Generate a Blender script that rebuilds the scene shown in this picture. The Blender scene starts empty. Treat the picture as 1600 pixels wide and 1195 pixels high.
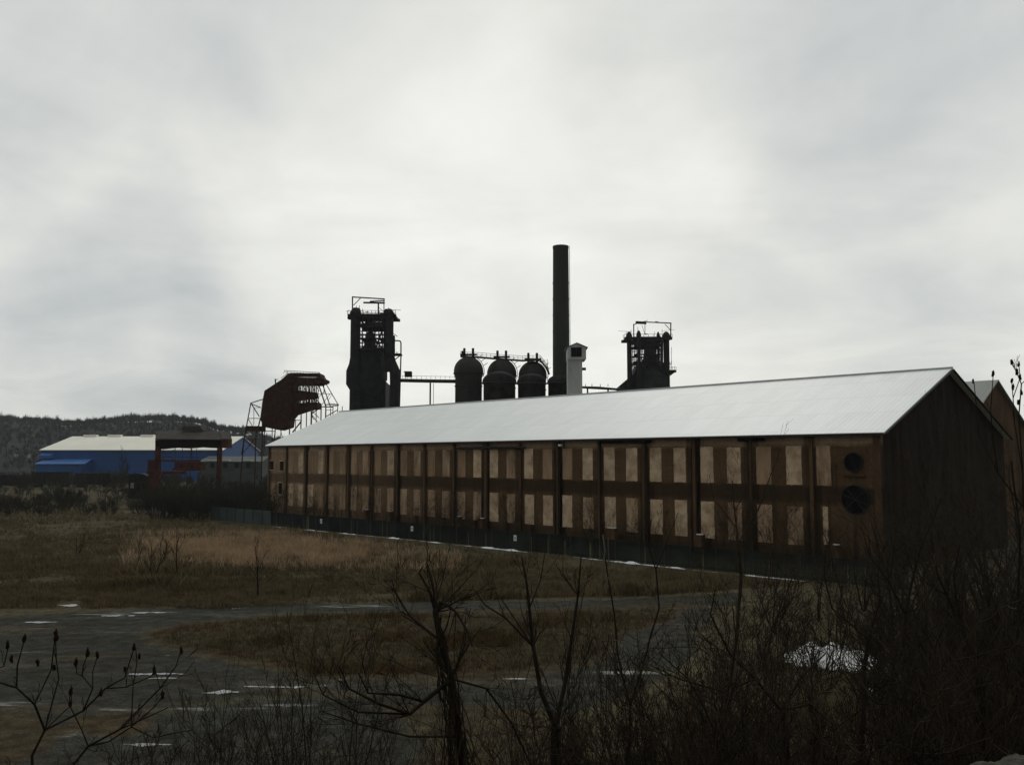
import bpy, math, random
from mathutils import Vector, noise as mnoise
import numpy as np
R = math.radians
sc = bpy.context.scene
COL = sc.collection
rng = random.Random(7)

# ------------------------------------------------------------------ camera
F = 1400.0; PITCH = R(4.84); EYE = 11.0
cam = bpy.data.cameras.new('camera'); camo = bpy.data.objects.new('camera', cam); COL.objects.link(camo)
cam.sensor_width = 36; cam.lens = F/1600*36; cam.clip_start = .1; cam.clip_end = 20000
camo.location = (0, 0, EYE); camo.rotation_euler = (R(90)+PITCH, 0, 0)
sc.camera = camo
sc.view_settings.view_transform = 'Standard'; sc.view_settings.look = 'None'
sc.view_settings.gamma = 1; sc.view_settings.exposure = 0.0
sc.cycles.volume_bounces = 0; sc.cycles.max_bounces = 5; sc.cycles.diffuse_bounces = 2

# ------------------------------------------------------------------ world: overcast cloud deck over a dim clear sky
SUN_EL, SUN_AZ = R(38), R(6)          # behind the clouds, in front of the camera
def raydir(px, py):
    dx = (px-800)/F; du = (597.5-py)/F
    return Vector((dx, math.cos(PITCH)-du*math.sin(PITCH), math.sin(PITCH)+du*math.cos(PITCH)))
def P(px, py, Y):
    d = raydir(px, py); return Vector((d.x/d.y*Y, Y, EYE+d.z/d.y*Y))
def G(px, py, z=0):
    d = raydir(px, py); s = (z-EYE)/d.z; return Vector((d.x*s, d.y*s, z))

w = bpy.data.worlds.new("World"); sc.world = w; w.use_nodes = True
nt = w.node_tree; nt.nodes.clear(); N = nt.nodes.new; Lk = nt.links.new
def math_(op, a, b=None, c=None, clamp=False):
    n = N('ShaderNodeMath'); n.operation = op; n.use_clamp = clamp
    for i, v in enumerate((a, b, c)):
        if v is None: continue
        if isinstance(v, (int, float)): n.inputs[i].default_value = v
        else: Lk(v, n.inputs[i])
    return n.outputs[0]
out = N('ShaderNodeOutputWorld'); bg = N('ShaderNodeBackground'); bg.inputs[1].default_value = .1
tc = N('ShaderNodeTexCoord'); D0 = tc.outputs['Generated']
nz = N('ShaderNodeTexNoise'); nz.inputs['Scale'].default_value = 3.2; nz.inputs['Detail'].default_value = 5; nz.inputs['Roughness'].default_value = .55
Lk(D0, nz.inputs['Vector'])
vs = N('ShaderNodeVectorMath'); vs.operation = 'SUBTRACT'; vs.inputs[1].default_value = (.5, .5, .5); Lk(nz.outputs['Color'], vs.inputs[0])
vm = N('ShaderNodeVectorMath'); vm.operation = 'SCALE'; vm.inputs['Scale'].default_value = .34; Lk(vs.outputs[0], vm.inputs[0])
va = N('ShaderNodeVectorMath'); va.operation = 'ADD'; Lk(D0, va.inputs[0]); Lk(vm.outputs[0], va.inputs[1])
vn = N('ShaderNodeVectorMath'); vn.operation = 'NORMALIZE'; Lk(va.outputs[0], vn.inputs[0]); DW = vn.outputs[0]
sep = N('ShaderNodeSeparateXYZ'); Lk(D0, sep.inputs[0])
zz = math_('ADD', math_('MAXIMUM', sep.outputs[2], 0), .16)
cb = N('ShaderNodeCombineXYZ'); Lk(math_('DIVIDE', sep.outputs[0], zz), cb.inputs[0]); Lk(math_('DIVIDE', sep.outputs[1], zz), cb.inputs[1]); cb.inputs[2].default_value = 5.1
n1 = N('ShaderNodeTexNoise'); n1.inputs['Scale'].default_value = 1.25; n1.inputs['Detail'].default_value = 6; n1.inputs['Roughness'].default_value = .52; n1.inputs['Distortion'].default_value = .5
Lk(cb.outputs[0], n1.inputs['Vector'])
n2 = N('ShaderNodeTexNoise'); n2.inputs['Scale'].default_value = 3.4; n2.inputs['Detail'].default_value = 7; n2.inputs['Roughness'].default_value = .58; n2.inputs['Distortion'].default_value = .8
zq = math_('ADD', math_('MAXIMUM', sep.outputs[2], 0), .45); cq = N('ShaderNodeCombineXYZ'); Lk(math_('DIVIDE', sep.outputs[0], zq), cq.inputs[0]); Lk(math_('DIVIDE', sep.outputs[1], zq), cq.inputs[1]); cq.inputs[2].default_value = 1.7
Lk(cq.outputs[0], n2.inputs['Vector'])
acc = math_('ADD', math_('MULTIPLY_ADD', n1.outputs[0], .40, .74-.20), math_('MULTIPLY_ADD', n2.outputs[0], .16, -.08))
def blob(px, py, rad, amp):
    global acc
    d = raydir(px, py).normalized()
    dt = N('ShaderNodeVectorMath'); dt.operation = 'DOT_PRODUCT'; Lk(DW, dt.inputs[0]); dt.inputs[1].default_value = d
    mr = N('ShaderNodeMapRange'); mr.interpolation_type = 'SMOOTHSTEP'
    mr.inputs[1].default_value = math.cos(R(rad)); mr.inputs[2].default_value = 1; mr.inputs[3].default_value = 0; mr.inputs[4].default_value = amp*(1.05 if amp < 0 else .75)
    Lk(dt.outputs['Value'], mr.inputs[0]); acc = math_('ADD', acc, mr.outputs[0])
for b in [(800, 420, 30, .08), (560, 330, 13, .05), (1180, 265, 9, .09), (1500, 300, 9, .06), (30, 400, 11, .10), (300, 130, 8, .04),
          (620, 120, 14, .03), (60, 130, 8, .05), (190, 190, 9, -.09), (260, 545, 12, -.14), (60, 500, 9, -.08), (420, 590, 6, -.06), (720, 470, 8, -.05), (1400, 130, 12, -.08), (1180, 60, 13, -.08),
          (500, -10, 12, -.07), (930, 600, 12, .05), (500, 620, 10, .03), (900, 330, 12, .05), (1350, 440, 12, -.07), (1100, 500, 9, -.04), (680, 560, 7, .09), (930, 590, 6, .07), (1300, 575, 8, .05), (200, 640, 7, .05),
          (-100, 0, 12, -.08), (1650, 60, 12, -.06)]:
    blob(*b)
# the deck is brightest ahead, where the sun hides, and dull behind the camera
dt = N('ShaderNodeVectorMath'); dt.operation = 'DOT_PRODUCT'; Lk(D0, dt.inputs[0]); dt.inputs[1].default_value = Vector((-.12, .93, .34)).normalized()
mr = N('ShaderNodeMapRange'); mr.interpolation_type = 'SMOOTHSTEP'
mr.inputs[1].default_value = -.75; mr.inputs[2].default_value = .72; mr.inputs[3].default_value = .36; mr.inputs[4].default_value = 1.0
Lk(dt.outputs['Value'], mr.inputs[0])
lum = math_('MULTIPLY', acc, mr.outputs[0])
tint = N('ShaderNodeValToRGB'); tint.color_ramp.elements[0].position = .50; tint.color_ramp.elements[0].color = (.90, .96, .985, 1)
tint.color_ramp.elements[1].position = .76; tint.color_ramp.elements[1].color = (1.0, 1.01, .955, 1); Lk(acc, tint.inputs[0])
vc = N('ShaderNodeVectorMath'); vc.operation = 'SCALE'; Lk(tint.outputs[0], vc.inputs[0]); Lk(math_('MULTIPLY', lum, 10), vc.inputs['Scale'])
sky = N('ShaderNodeTexSky'); sky.sky_type = 'NISHITA'; sky.sun_disc = False; sky.sun_elevation = SUN_EL; sky.sun_rotation = SUN_AZ
mx = N('ShaderNodeMix'); mx.data_type = 'RGBA'; mx.inputs[0].default_value = .97; Lk(sky.outputs[0], mx.inputs[6]); Lk(vc.outputs[0], mx.inputs[7])
Lk(mx.outputs[2], bg.inputs[0]); Lk(bg.outputs[0], out.inputs[0])

sl = bpy.data.lights.new('sun', 'SUN'); sl.energy = .5; sl.angle = R(20); sl.color = (1, .96, .9)
so = bpy.data.objects.new('sun', sl); COL.objects.link(so)
sd = Vector((math.sin(SUN_AZ)*math.cos(SUN_EL), math.cos(SUN_AZ)*math.cos(SUN_EL), math.sin(SUN_EL)))
so.rotation_euler = sd.to_track_quat('Z', 'Y').to_euler()

# ------------------------------------------------------------------ materials
MATS = {}
def mat(name, c, rough=.85, var=.35, scale=1.5, metal=0, bump=.0, c2=None, stretch=(1, 1, 1), spec=.3, fine=8):
    m = bpy.data.materials.new(name); m.use_nodes = True; t = m.node_tree; b = t.nodes['Principled BSDF']
    tc = t.nodes.new('ShaderNodeTexCoord'); mp = t.nodes.new('ShaderNodeMapping'); mp.inputs['Scale'].default_value = stretch
    t.links.new(tc.outputs['Object'], mp.inputs[0])
    n = t.nodes.new('ShaderNodeTexNoise'); n.inputs['Scale'].default_value = scale; n.inputs['Detail'].default_value = fine; n.inputs['Roughness'].default_value = .65
    t.links.new(mp.outputs[0], n.inputs[0])
    r = t.nodes.new('ShaderNodeValToRGB'); e = r.color_ramp.elements
    e[0].position = .32; e[1].position = .68
    a = c2 if c2 else tuple(x*(1-var) for x in c); bb = c if c2 else tuple(x*(1+var) for x in c)
    e[0].color = (*a, 1); e[1].color = (*bb, 1)
    t.links.new(n.outputs[0], r.inputs[0]); t.links.new(r.outputs[0], b.inputs['Base Color'])
    b.inputs['Roughness'].default_value = rough; b.inputs['Metallic'].default_value = metal; b.inputs['Specular IOR Level'].default_value = spec
    if bump:
        bp = t.nodes.new('ShaderNodeBump'); bp.inputs['Strength'].default_value = bump; bp.inputs['Distance'].default_value = .1
        t.links.new(n.outputs[0], bp.inputs['Height']); t.links.new(bp.outputs[0], b.inputs['Normal'])
    MATS[name] = m; return m
M = MATS
mat('soot_steel', (.016, .019, .019), .75, .5, .6, spec=.15)
mat('stove_steel', (.024, .025, .022), .7, .45, .35, spec=.2, stretch=(1, 1, .25))
mat('vessel_steel', (.013, .014, .012), .85, .7, .6, spec=.08)
mat('stack_steel', (.030, .034, .031), .7, .3, .3, spec=.15, stretch=(1, 1, .12))
mat('rust_dark', (.062, .026, .019), .85, .5, .8, spec=.1)
mat('rust_red', (.075, .026, .021), .85, .45, .6, spec=.1)
mat('gantry_roof', (.06, .055, .05), .9, .3, .7, spec=.1)
mat('black_void', (.006, .006, .006), .9, .3, 1, spec=.05)
mat('white_clad', (.27, .28, .27), .7, .3, .5, stretch=(1, 1, .2))
mat('blue_clad', (.014, .078, .26), .6, .22, .06, stretch=(1, 1, .3))
mat('blue_canopy', (.03, .12, .34), .6, .15, .2)
mat('pale_roof', (.78, .77, .68), .6, .08, .05)
mat('grey_clad', (.065, .078, .074), .8, .3, .2)
mat('wagon', (.022, .024, .022), .9, .4, .6, spec=.1)
mat('sign_white', (.65, .66, .64), .6, .05)
mat('snow', (.75, .77, .79), .7, .12, 3, bump=.4)
mat('concrete', (.06, .06, .042), .95, .6, 14, bump=1.0)
mat('fence_slat', (.014, .020, .018), .8, .5, .35, spec=.1)
mat('fence_post', (.020, .025, .023), .6, .3, 1)
mat('fence_pale', (.20, .23, .21), .8, .4, .8)
mat('fence_teal', (.035, .052, .052), .7, .45, .35)
mat('bark_dark', (.020, .017, .013), .95, .4, 4, spec=.05)
mat('bark_brown', (.035, .027, .018), .95, .4, 4, spec=.05)
mat('bark_pale', (.13, .115, .09), .9, .35, 3, spec=.1)
mat('bark_far', (.040, .037, .030), .95, .3, .5, spec=.05)
mat('wood_far', (.052, .062, .066), .95, .4, .02, spec=.0)
mat('seed', (.018, .010, .007), .95, .4, 20, spec=.05)
mat('gutter', (.015, .013, .011), .7, .3, 1)
mat('ridge_cap', (.45, .47, .46), .5, .1, 1)
mat('house_wall', (.34, .34, .32), .8, .3, .2)
mat('house_roof', (.14, .13, .12), .8, .3, .2)

# roof sheet: pale corrugated metal with sheet seams and faint dirt
def roof_mat(name, c, rough, ux, uy, dirt):
    m = bpy.data.materials.new(name); m.use_nodes = True; t = m.node_tree; b = t.nodes['Principled BSDF']; n = t.nodes.new; l = t.links.new
    tc = n('ShaderNodeTexCoord'); rot = n('ShaderNodeMapping'); rot.inputs['Rotation'].default_value = (0, 0, -math.atan2(uy, ux)); l(tc.outputs['Object'], rot.inputs[0])
    s = n('ShaderNodeSeparateXYZ'); l(rot.outputs[0], s.inputs[0])
    def mm(op, a, b2=None):
        k = n('ShaderNodeMath'); k.operation = op
        for i, v in enumerate((a, b2)):
            if v is None: continue
            if isinstance(v, (int, float)): k.inputs[i].default_value = v
            else: l(v, k.inputs[i])
        return k.outputs[0]
    rib = mm('POWER', mm('ABSOLUTE', mm('SINE', mm('MULTIPLY', s.outputs[0], math.pi/.6))), 8.)
    bp = n('ShaderNodeBump'); bp.inputs['Strength'].default_value = .25; bp.inputs['Distance'].default_value = .04; l(rib, bp.inputs['Height']); l(bp.outputs[0], b.inputs['Normal'])
    seam = mm('GREATER_THAN', mm('FRACT', mm('DIVIDE', s.outputs[1], 4.62)), .982)
    no = n('ShaderNodeTexNoise'); no.inputs['Scale'].default_value = .35; no.inputs['Detail'].default_value = 8
    mp = n('ShaderNodeMapping'); mp.inputs['Scale'].default_value = (3, .6, 1); l(rot.outputs[0], mp.inputs[0]); l(mp.outputs[0], no.inputs[0])
    pn = n('ShaderNodeTexWhiteNoise'); pn.noise_dimensions = '2D'
    fl = n('ShaderNodeCombineXYZ'); l(mm('FLOOR', mm('DIVIDE', s.outputs[0], 2.25)), fl.inputs[0]); l(mm('FLOOR', mm('DIVIDE', s.outputs[1], 4.62)), fl.inputs[1]); l(fl.outputs[0], pn.inputs[0])
    k = mm('SUBTRACT', mm('SUBTRACT', mm('SUBTRACT', 1.0, mm('MULTIPLY', seam, .16)), mm('MULTIPLY', no.outputs[0], dirt)), mm('MULTIPLY', pn.outputs[0], .05))
    k = mm('SUBTRACT', k, mm('MULTIPLY', rib, .05))
    v = n('ShaderNodeVectorMath'); v.operation = 'SCALE'; v.inputs[0].default_value = c; l(k, v.inputs['Scale']); l(v.outputs[0], b.inputs['Base Color'])
    b.inputs['Roughness'].default_value = rough; b.inputs['Metallic'].default_value = .0; b.inputs['Specular IOR Level'].default_value = .4
    M[name] = m

# ------------------------------------------------------------------ mesh helper
class MB:
    def __init__(s): s.v = []; s.f = []; s.sm = False
    def add(s, vs, fs):
        o = len(s.v); s.v += [tuple(v) for v in vs]; s.f += [tuple(i+o for i in f) for f in fs]; return s
    def box8(s, c):
        return s.add(c, [(0, 3, 2, 1), (4, 5, 6, 7), (0, 1, 5, 4), (1, 2, 6, 5), (2, 3, 7, 6), (3, 0, 4, 7)])
    def box(s, c, d, ax=None, ay=None):
        c = Vector(c); ax = Vector(ax) if ax else Vector((1, 0, 0)); ay = Vector(ay) if ay else Vector((0, 1, 0)); az = Vector((0, 0, 1))
        a, b, h = ax*d[0]/2, ay*d[1]/2, az*d[2]/2
        return s.box8([c-a-b-h, c+a-b-h, c+a+b-h, c-a+b-h, c-a-b+h, c+a-b+h, c+a+b+h, c-a+b+h])
    def bar(s, p, q, w, h=None):
        p, q = Vector(p), Vector(q); d = (q-p)
        if d.length < 1e-6: return s
        d.normalize(); r = Vector((0, 1, 0)) if abs(d.y) < .9 else Vector((1, 0, 0))
        a = d.cross(r).normalized()*w/2; b = d.cross(a).normalized()*(h or w)/2
        return s.box8([p-a-b, p+a-b, p+a+b, p-a+b, q-a-b, q+a-b, q+a+b, q-a+b])
    def tube(s, pts, rad, n=4):
        pts = [Vector(p) for p in pts]; k = len(pts)
        if not hasattr(rad, '__len__'): rad = [rad]*k
        o = len(s.v); ref = None
        for i, p in enumerate(pts):
            d = (pts[min(i+1, k-1)]-pts[max(i-1, 0)])
            if d.length < 1e-9: d = Vector((0, 0, 1))
            d.normalize()
            if ref is None: ref = Vector((1, 0, 0)) if abs(d.x) < .8 else Vector((0, 1, 0))
            a = (ref-d*ref.dot(d)).normalized(); b = d.cross(a); ref = a
            for j in range(n):
                t = 2*math.pi*j/n; q = p+(a*math.cos(t)+b*math.sin(t))*rad[i]; s.v.append((q.x, q.y, q.z))
        for i in range(k-1):
            for j in range(n):
                j2 = (j+1) % n; s.f.append((o+i*n+j, o+i*n+j2, o+(i+1)*n+j2, o+(i+1)*n+j))
        s.f.append(tuple(o+j for j in range(n))[::-1]); s.f.append(tuple(o+(k-1)*n+j for j in range(n))); return s
    def lathe(s, c, prof, n=28):
        c = Vector(c); return s.tube([c+Vector((0, 0, z)) for r, z in prof], [max(r, .01) for r, z in prof], n)
    def prism(s, poly, off):
        off = Vector(off); n = len(poly); a = [Vector(p) for p in poly]; b = [p+off for p in a]
        return s.add(a+b, [tuple(range(n)), tuple(range(2*n-1, n-1, -1))]+[(i, n+i, n+(i+1) % n, (i+1) % n) for i in range(n)])
    def build(s, name, m, parent=None, smooth=False, data_only=False):
        me = bpy.data.meshes.new(name)
        off = parent_loc(parent)
        vs = [(x-off.x, y-off.y, z-off.z) for x, y, z in s.v] if off.length else s.v
        me.from_pydata(vs, [], s.f); me.materials.append(M[m] if isinstance(m, str) else m)
        if smooth:
            me.polygons.foreach_set('use_smooth', [True]*len(me.polygons))
            try: me.set_sharp_from_angle(angle=R(40))
            except Exception: pass
        o = bpy.data.objects.new(name, me); COL.objects.link(o)
        if parent: o.parent = parent
        return o
WL = {}
def parent_loc(p):
    v = Vector((0, 0, 0))
    while p is not None: v += p.location; p = p.parent
    return v
def thing(name, label, cat, loc=(0, 0, 0), group=None):
    o = bpy.data.objects.new(name, None); o.empty_display_size = .5; COL.objects.link(o); o.location = loc
    return tag(o, label, cat, group)
def tag(o, label, cat, group=None, kind=None):
    if label: o['label'] = label
    if cat: o['category'] = cat
    if group: o['group'] = group
    if kind: o['kind'] = kind
    return o
def copy_tree(o, loc, rz=0, scale=1, label=None):
    r = o.copy(); COL.objects.link(r); r.location = loc; r.rotation_euler = (0, 0, rz); r.scale = scale if hasattr(scale, '__len__') else (scale,)*3
    if label: r['label'] = label
    for ch in o.children:
        c = ch.copy(); COL.objects.link(c); c.parent = r
        for g in ch.children:
            d = g.copy(); COL.objects.link(d); d.parent = c
    return r
def fbm(x, y, s, seed=0.):
    return mnoise.fractal(Vector((x*s+seed, y*s-seed, seed)), 1.0, 2.0, 4)

# ------------------------------------------------------------------ ground
def sstep(a, b, x):
    t = max(0, min(1, (x-a)/(b-a))); return t*t*(3-2*t)
def terrain(x, y):
    toe = 25+max(0, x-6)*.75+1.5*fbm(x, 0, .08, 3)
    t = max(0, min(1, (y-1)/(toe-1)))
    z = 9.25*(1-t)**1.15
    if 0 < t < 1: z += .25*fbm(x, y, .3)*min(1, 4*t*(1-t))
    away = sstep(150, 260, y)
    return z + away*(.4*fbm(x, y, .01))*0
def make_ground():
    ys = [-40, -20, -8]+[i*1.0 for i in range(-4, 60)]+[60+i*6 for i in range(40)]+[300+i*60 for i in range(20)]+[1500, 2500, 4500, 9000]
    xs = [-9000, -4000, -2000, -1000, -600, -400, -250]+[-200+i*10 for i in range(16)]+[-50+i*2 for i in range(56)]+[62, 72, 85, 100, 130, 180, 260, 400, 700, 1200, 2500, 5000, 9000]
    xs = sorted(set(xs)); vs = [(x, y, terrain(x, y)) for y in ys for x in xs]; n = len(xs)
    fs = [(j*n+i, j*n+i+1, (j+1)*n+i+1, (j+1)*n+i) for j in range(len(ys)-1) for i in range(n-1)]
    mb = MB(); mb.v = vs; mb.f = fs; return mb
def ground_mat(name, tones, sc1, sc2, rough=.95, bump=.5, spec=.05, rr=None):
    m = bpy.data.materials.new(name); m.use_nodes = True; t = m.node_tree; b = t.nodes['Principled BSDF']; n = t.nodes.new; l = t.links.new
    tc = n('ShaderNodeTexCoord'); mp = n('ShaderNodeMapping'); mp.inputs['Scale'].default_value = (.6, 1.2, 1); l(tc.outputs['Object'], mp.inputs[0])
    a = n('ShaderNodeTexNoise'); a.inputs['Scale'].default_value = sc1; a.inputs['Detail'].default_value = 9; a.inputs['Roughness'].default_value = .68; l(mp.outputs[0], a.inputs[0])
    c = n('ShaderNodeTexNoise'); c.inputs['Scale'].default_value = sc2; c.inputs['Detail'].default_value = 6; c.inputs['Roughness'].default_value = .7; l(tc.outputs['Object'], c.inputs[0])
    r = n('ShaderNodeValToRGB'); r.color_ramp.elements[0].position = .3; r.color_ramp.elements[1].position = .72
    for i in range(len(tones)-2): r.color_ramp.elements.new(.3+.42*(i+1)/(len(tones)-1))
    for e, tn in zip(r.color_ramp.elements, tones): e.color = (*tn, 1)
    l(a.outputs[0], r.inputs[0])
    mr = n('ShaderNodeMapRange'); mr.inputs[1].default_value = .3; mr.inputs[2].default_value = .7; mr.inputs[3].default_value = .55; mr.inputs[4].default_value = 1.45; l(c.outputs[0], mr.inputs[0])
    v = n('ShaderNodeVectorMath'); v.operation = 'SCALE'; l(r.outputs[0], v.inputs[0]); l(mr.outputs[0], v.inputs['Scale']); l(v.outputs[0], b.inputs['Base Color'])
    b.inputs['Specular IOR Level'].default_value = spec; b.inputs['Roughness'].default_value = rough
    if rr:
        q = n('ShaderNodeMapRange'); q.inputs[1].default_value = .42; q.inputs[2].default_value = .62; q.inputs[3].default_value = rr[0]; q.inputs[4].default_value = rr[1]; l(a.outputs[0], q.inputs[0]); l(q.outputs[0], b.inputs['Roughness'])
    bp = n('ShaderNodeBump'); bp.inputs['Strength'].default_value = bump; bp.inputs['Distance'].default_value = .15; l(c.outputs[0], bp.inputs['Height']); l(bp.outputs[0], b.inputs['Normal'])
    M[name] = m
FT = [(.032, .027, .015), (.058, .047, .026), (.062, .056, .031), (.11, .083, .047)]; VT = [(.022, .017, .009), (.046, .033, .017), (.038, .032, .017), (.07, .050, .026)]
ground_mat('field', FT, .05, 1.2, spec=.04)
tag(make_ground().build('ground', 'field', smooth=True), None, None, kind='structure')

def seg_sd(poly, X, Yg):
    # signed distance in metres to a ground polygon, positive inside
    d2 = np.full(X.shape, 1e9); inside = np.zeros(X.shape, bool); n = len(poly)
    for i in range(n):
        (x1, y1), (x2, y2) = poly[i], poly[(i+1) % n]; ex, ey = x2-x1, y2-y1
        t = np.clip(((X-x1)*ex+(Yg-y1)*ey)/(ex*ex+ey*ey+1e-9), 0, 1); d2 = np.minimum(d2, (X-x1-t*ex)**2+(Yg-y1-t*ey)**2)
        if y1 != y2:
            c = ((y1 > Yg) != (y2 > Yg)) & (X < (x2-x1)*(Yg-y1)/(y2-y1)+x1); inside ^= c
    return np.where(inside, 1, -1)*np.sqrt(d2)
def gp(l): return [(G(*p).x, G(*p).y) for p in l]
TR = gp([(-220, 968), (60, 960), (250, 950), (450, 942), (700, 940), (900, 938), (1040, 932), (1150, 926), (1170, 934), (1120, 958), (1095, 1000), (1070, 1040), (1000, 1075), (900, 1120), (860, 1195), (840, 1330), (400, 1400), (-320, 1330)])
IS = gp([(215, 990), (300, 972), (420, 962), (560, 957), (760, 953), (960, 948), (1085, 944), (1040, 972), (975, 990), (940, 1034), (820, 1058), (640, 1060), (500, 1060), (420, 1044), (320, 1026), (250, 1008)])
I2 = gp([(-220, 1125), (20, 1116), (120, 1135), (60, 1175), (0, 1200), (-220, 1200)]); I3 = gp([(120, 1118), (220, 1112), (260, 1130), (190, 1150), (120, 1148)])
I4 = gp([(560, 1100), (760, 1092), (900, 1110), (960, 1160), (900, 1260), (600, 1260), (640, 1160)])
xs_ = np.arange(-62, 62, .5); ys_ = np.arange(26, 92, .5); XX, YY = np.meshgrid(xs_, ys_)
sdT = seg_sd(TR, XX, YY); isl = np.maximum.reduce([seg_sd(IS, XX, YY), seg_sd(I2, XX, YY), seg_sd(I3, XX, YY), seg_sd(I4, XX, YY)-.8])
sd_all = np.minimum(sdT, -isl); vw = np.clip(isl/2+.7, 0, 1)
hgt = np.array([[terrain(x, y) for x in xs_] for y in ys_])
keep_ = (sdT > -2.6) & (hgt < .3)
idx = -np.ones(XX.shape, int); idx[keep_] = np.arange(keep_.sum())
me = bpy.data.meshes.new('gravel_track'); vv_ = np.stack([XX[keep_], YY[keep_], hgt[keep_]+.012], 1)
a_, b__, c_, d_ = idx[:-1, :-1], idx[:-1, 1:], idx[1:, 1:], idx[1:, :-1]; ok = (a_ >= 0) & (b__ >= 0) & (c_ >= 0) & (d_ >= 0)
me.from_pydata(vv_.tolist(), [], np.stack([a_[ok], b__[ok], c_[ok], d_[ok]], 1).tolist())
for nm, arr in (('track', np.clip(sd_all, -3, 3)/6+.5), ('verge', vw)):
    at = me.attributes.new(nm, 'FLOAT', 'POINT'); at.data.foreach_set('value', arr[keep_].astype(np.float32))
def track_mat():
    m = bpy.data.materials.new('gravel'); m.use_nodes = True; t = m.node_tree; b = t.nodes['Principled BSDF']; n = t.nodes.new; l = t.links.new
    tc = n('ShaderNodeTexCoord')
    def noise(sc_, det, stretch=(1, 1, 1), ro=.65):
        mp = n('ShaderNodeMapping'); mp.inputs['Scale'].default_value = stretch; l(tc.outputs['Object'], mp.inputs[0])
        k = n('ShaderNodeTexNoise'); k.inputs['Scale'].default_value = sc_; k.inputs['Detail'].default_value = det; k.inputs['Roughness'].default_value = ro; l(mp.outputs[0], k.inputs[0]); return k.outputs[0]
    def ramp(x, tones, p0=.3, p1=.72):
        r = n('ShaderNodeValToRGB'); r.color_ramp.elements[0].position = p0; r.color_ramp.elements[1].position = p1
        for i in range(len(tones)-2): r.color_ramp.elements.new(p0+(p1-p0)*(i+1)/(len(tones)-1))
        for e, tn in zip(r.color_ramp.elements, tones): e.color = (*tn, 1)
        l(x, r.inputs[0]); return r.outputs[0]
    def mrg(x, a, b2, c, d2):
        k = n('ShaderNodeMapRange'); k.interpolation_type = 'SMOOTHSTEP'
        for i, v in enumerate((a, b2, c, d2)): k.inputs[i+1].default_value = v
        l(x, k.inputs[0]); return k.outputs[0]
    def mix(f, a, b2):
        k = n('ShaderNodeMix'); k.data_type = 'RGBA'; l(f, k.inputs[0]); l(a, k.inputs[6]); l(b2, k.inputs[7]); return k.outputs[2]
    def ma(op, a, b2):
        k = n('ShaderNodeMath'); k.operation = op
        for i, v in enumerate((a, b2)):
            if isinstance(v, (int, float)): k.inputs[i].default_value = v
            else: l(v, k.inputs[i])
        return k.outputs[0]
    fine = noise(1.2, 6, ro=.7); fld = ramp(noise(.05, 9, (.6, 1.2, 1), .68), FT); vrg = ramp(noise(.15, 9, (.6, 1.2, 1), .68), VT)
    at = n('ShaderNodeAttribute'); at.attribute_name = 'verge'; at2 = n('ShaderNodeAttribute'); at2.attribute_name = 'track'
    soil = mix(at.outputs['Fac'], fld, vrg)
    streak = noise(.16, 7, (.35, 1.3, 1), .6)
    grv = ramp(streak, [(.016, .016, .012), (.032, .034, .028), (.024, .023, .017), (.055, .059, .052)], .32, .68)
    edge = ma('ADD', at2.outputs['Fac'], ma('MULTIPLY', ma('SUBTRACT', noise(.45, 8, ro=.75), .5), .75))
    k_ = ma('MULTIPLY', mrg(edge, .46, .60, 0, 1), mrg(noise(.13, 9, (.45, 1.4, 1), .7), .36, .50, .25, 1))
    col = mix(k_, soil, grv)
    sp = n('ShaderNodeTexNoise'); sp.inputs['Scale'].default_value = 9; sp.inputs['Detail'].default_value = 3; l(tc.outputs['Object'], sp.inputs[0])
    v = n('ShaderNodeVectorMath'); v.operation = 'SCALE'; l(col, v.inputs[0]); l(ma('MULTIPLY', mrg(fine, .3, .7, .5, 1.5), mrg(sp.outputs[0], .35, .7, .75, 1.4)), v.inputs['Scale']); l(v.outputs[0], b.inputs['Base Color'])
    wet = ma('MULTIPLY', mrg(noise(.22, 8, (.30, 1.5, 1), .62), .60, .68, 0, 1), k_)
    l(ma('SUBTRACT', .95, ma('MULTIPLY', wet, .80)), b.inputs['Roughness']); l(ma('ADD', .05, ma('MULTIPLY', wet, .35)), b.inputs['Specular IOR Level'])
    bp = n('ShaderNodeBump'); l(ma('SUBTRACT', .9, ma('MULTIPLY', wet, .8)), bp.inputs['Strength']); bp.inputs['Distance'].default_value = .12; l(fine, bp.inputs['Height']); l(bp.outputs[0], b.inputs['Normal'])
    M['gravel'] = m; return m
me.materials.append(track_mat()); gto = bpy.data.objects.new('gravel_track', me); COL.objects.link(gto); tag(gto, None, None, kind='structure')
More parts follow.
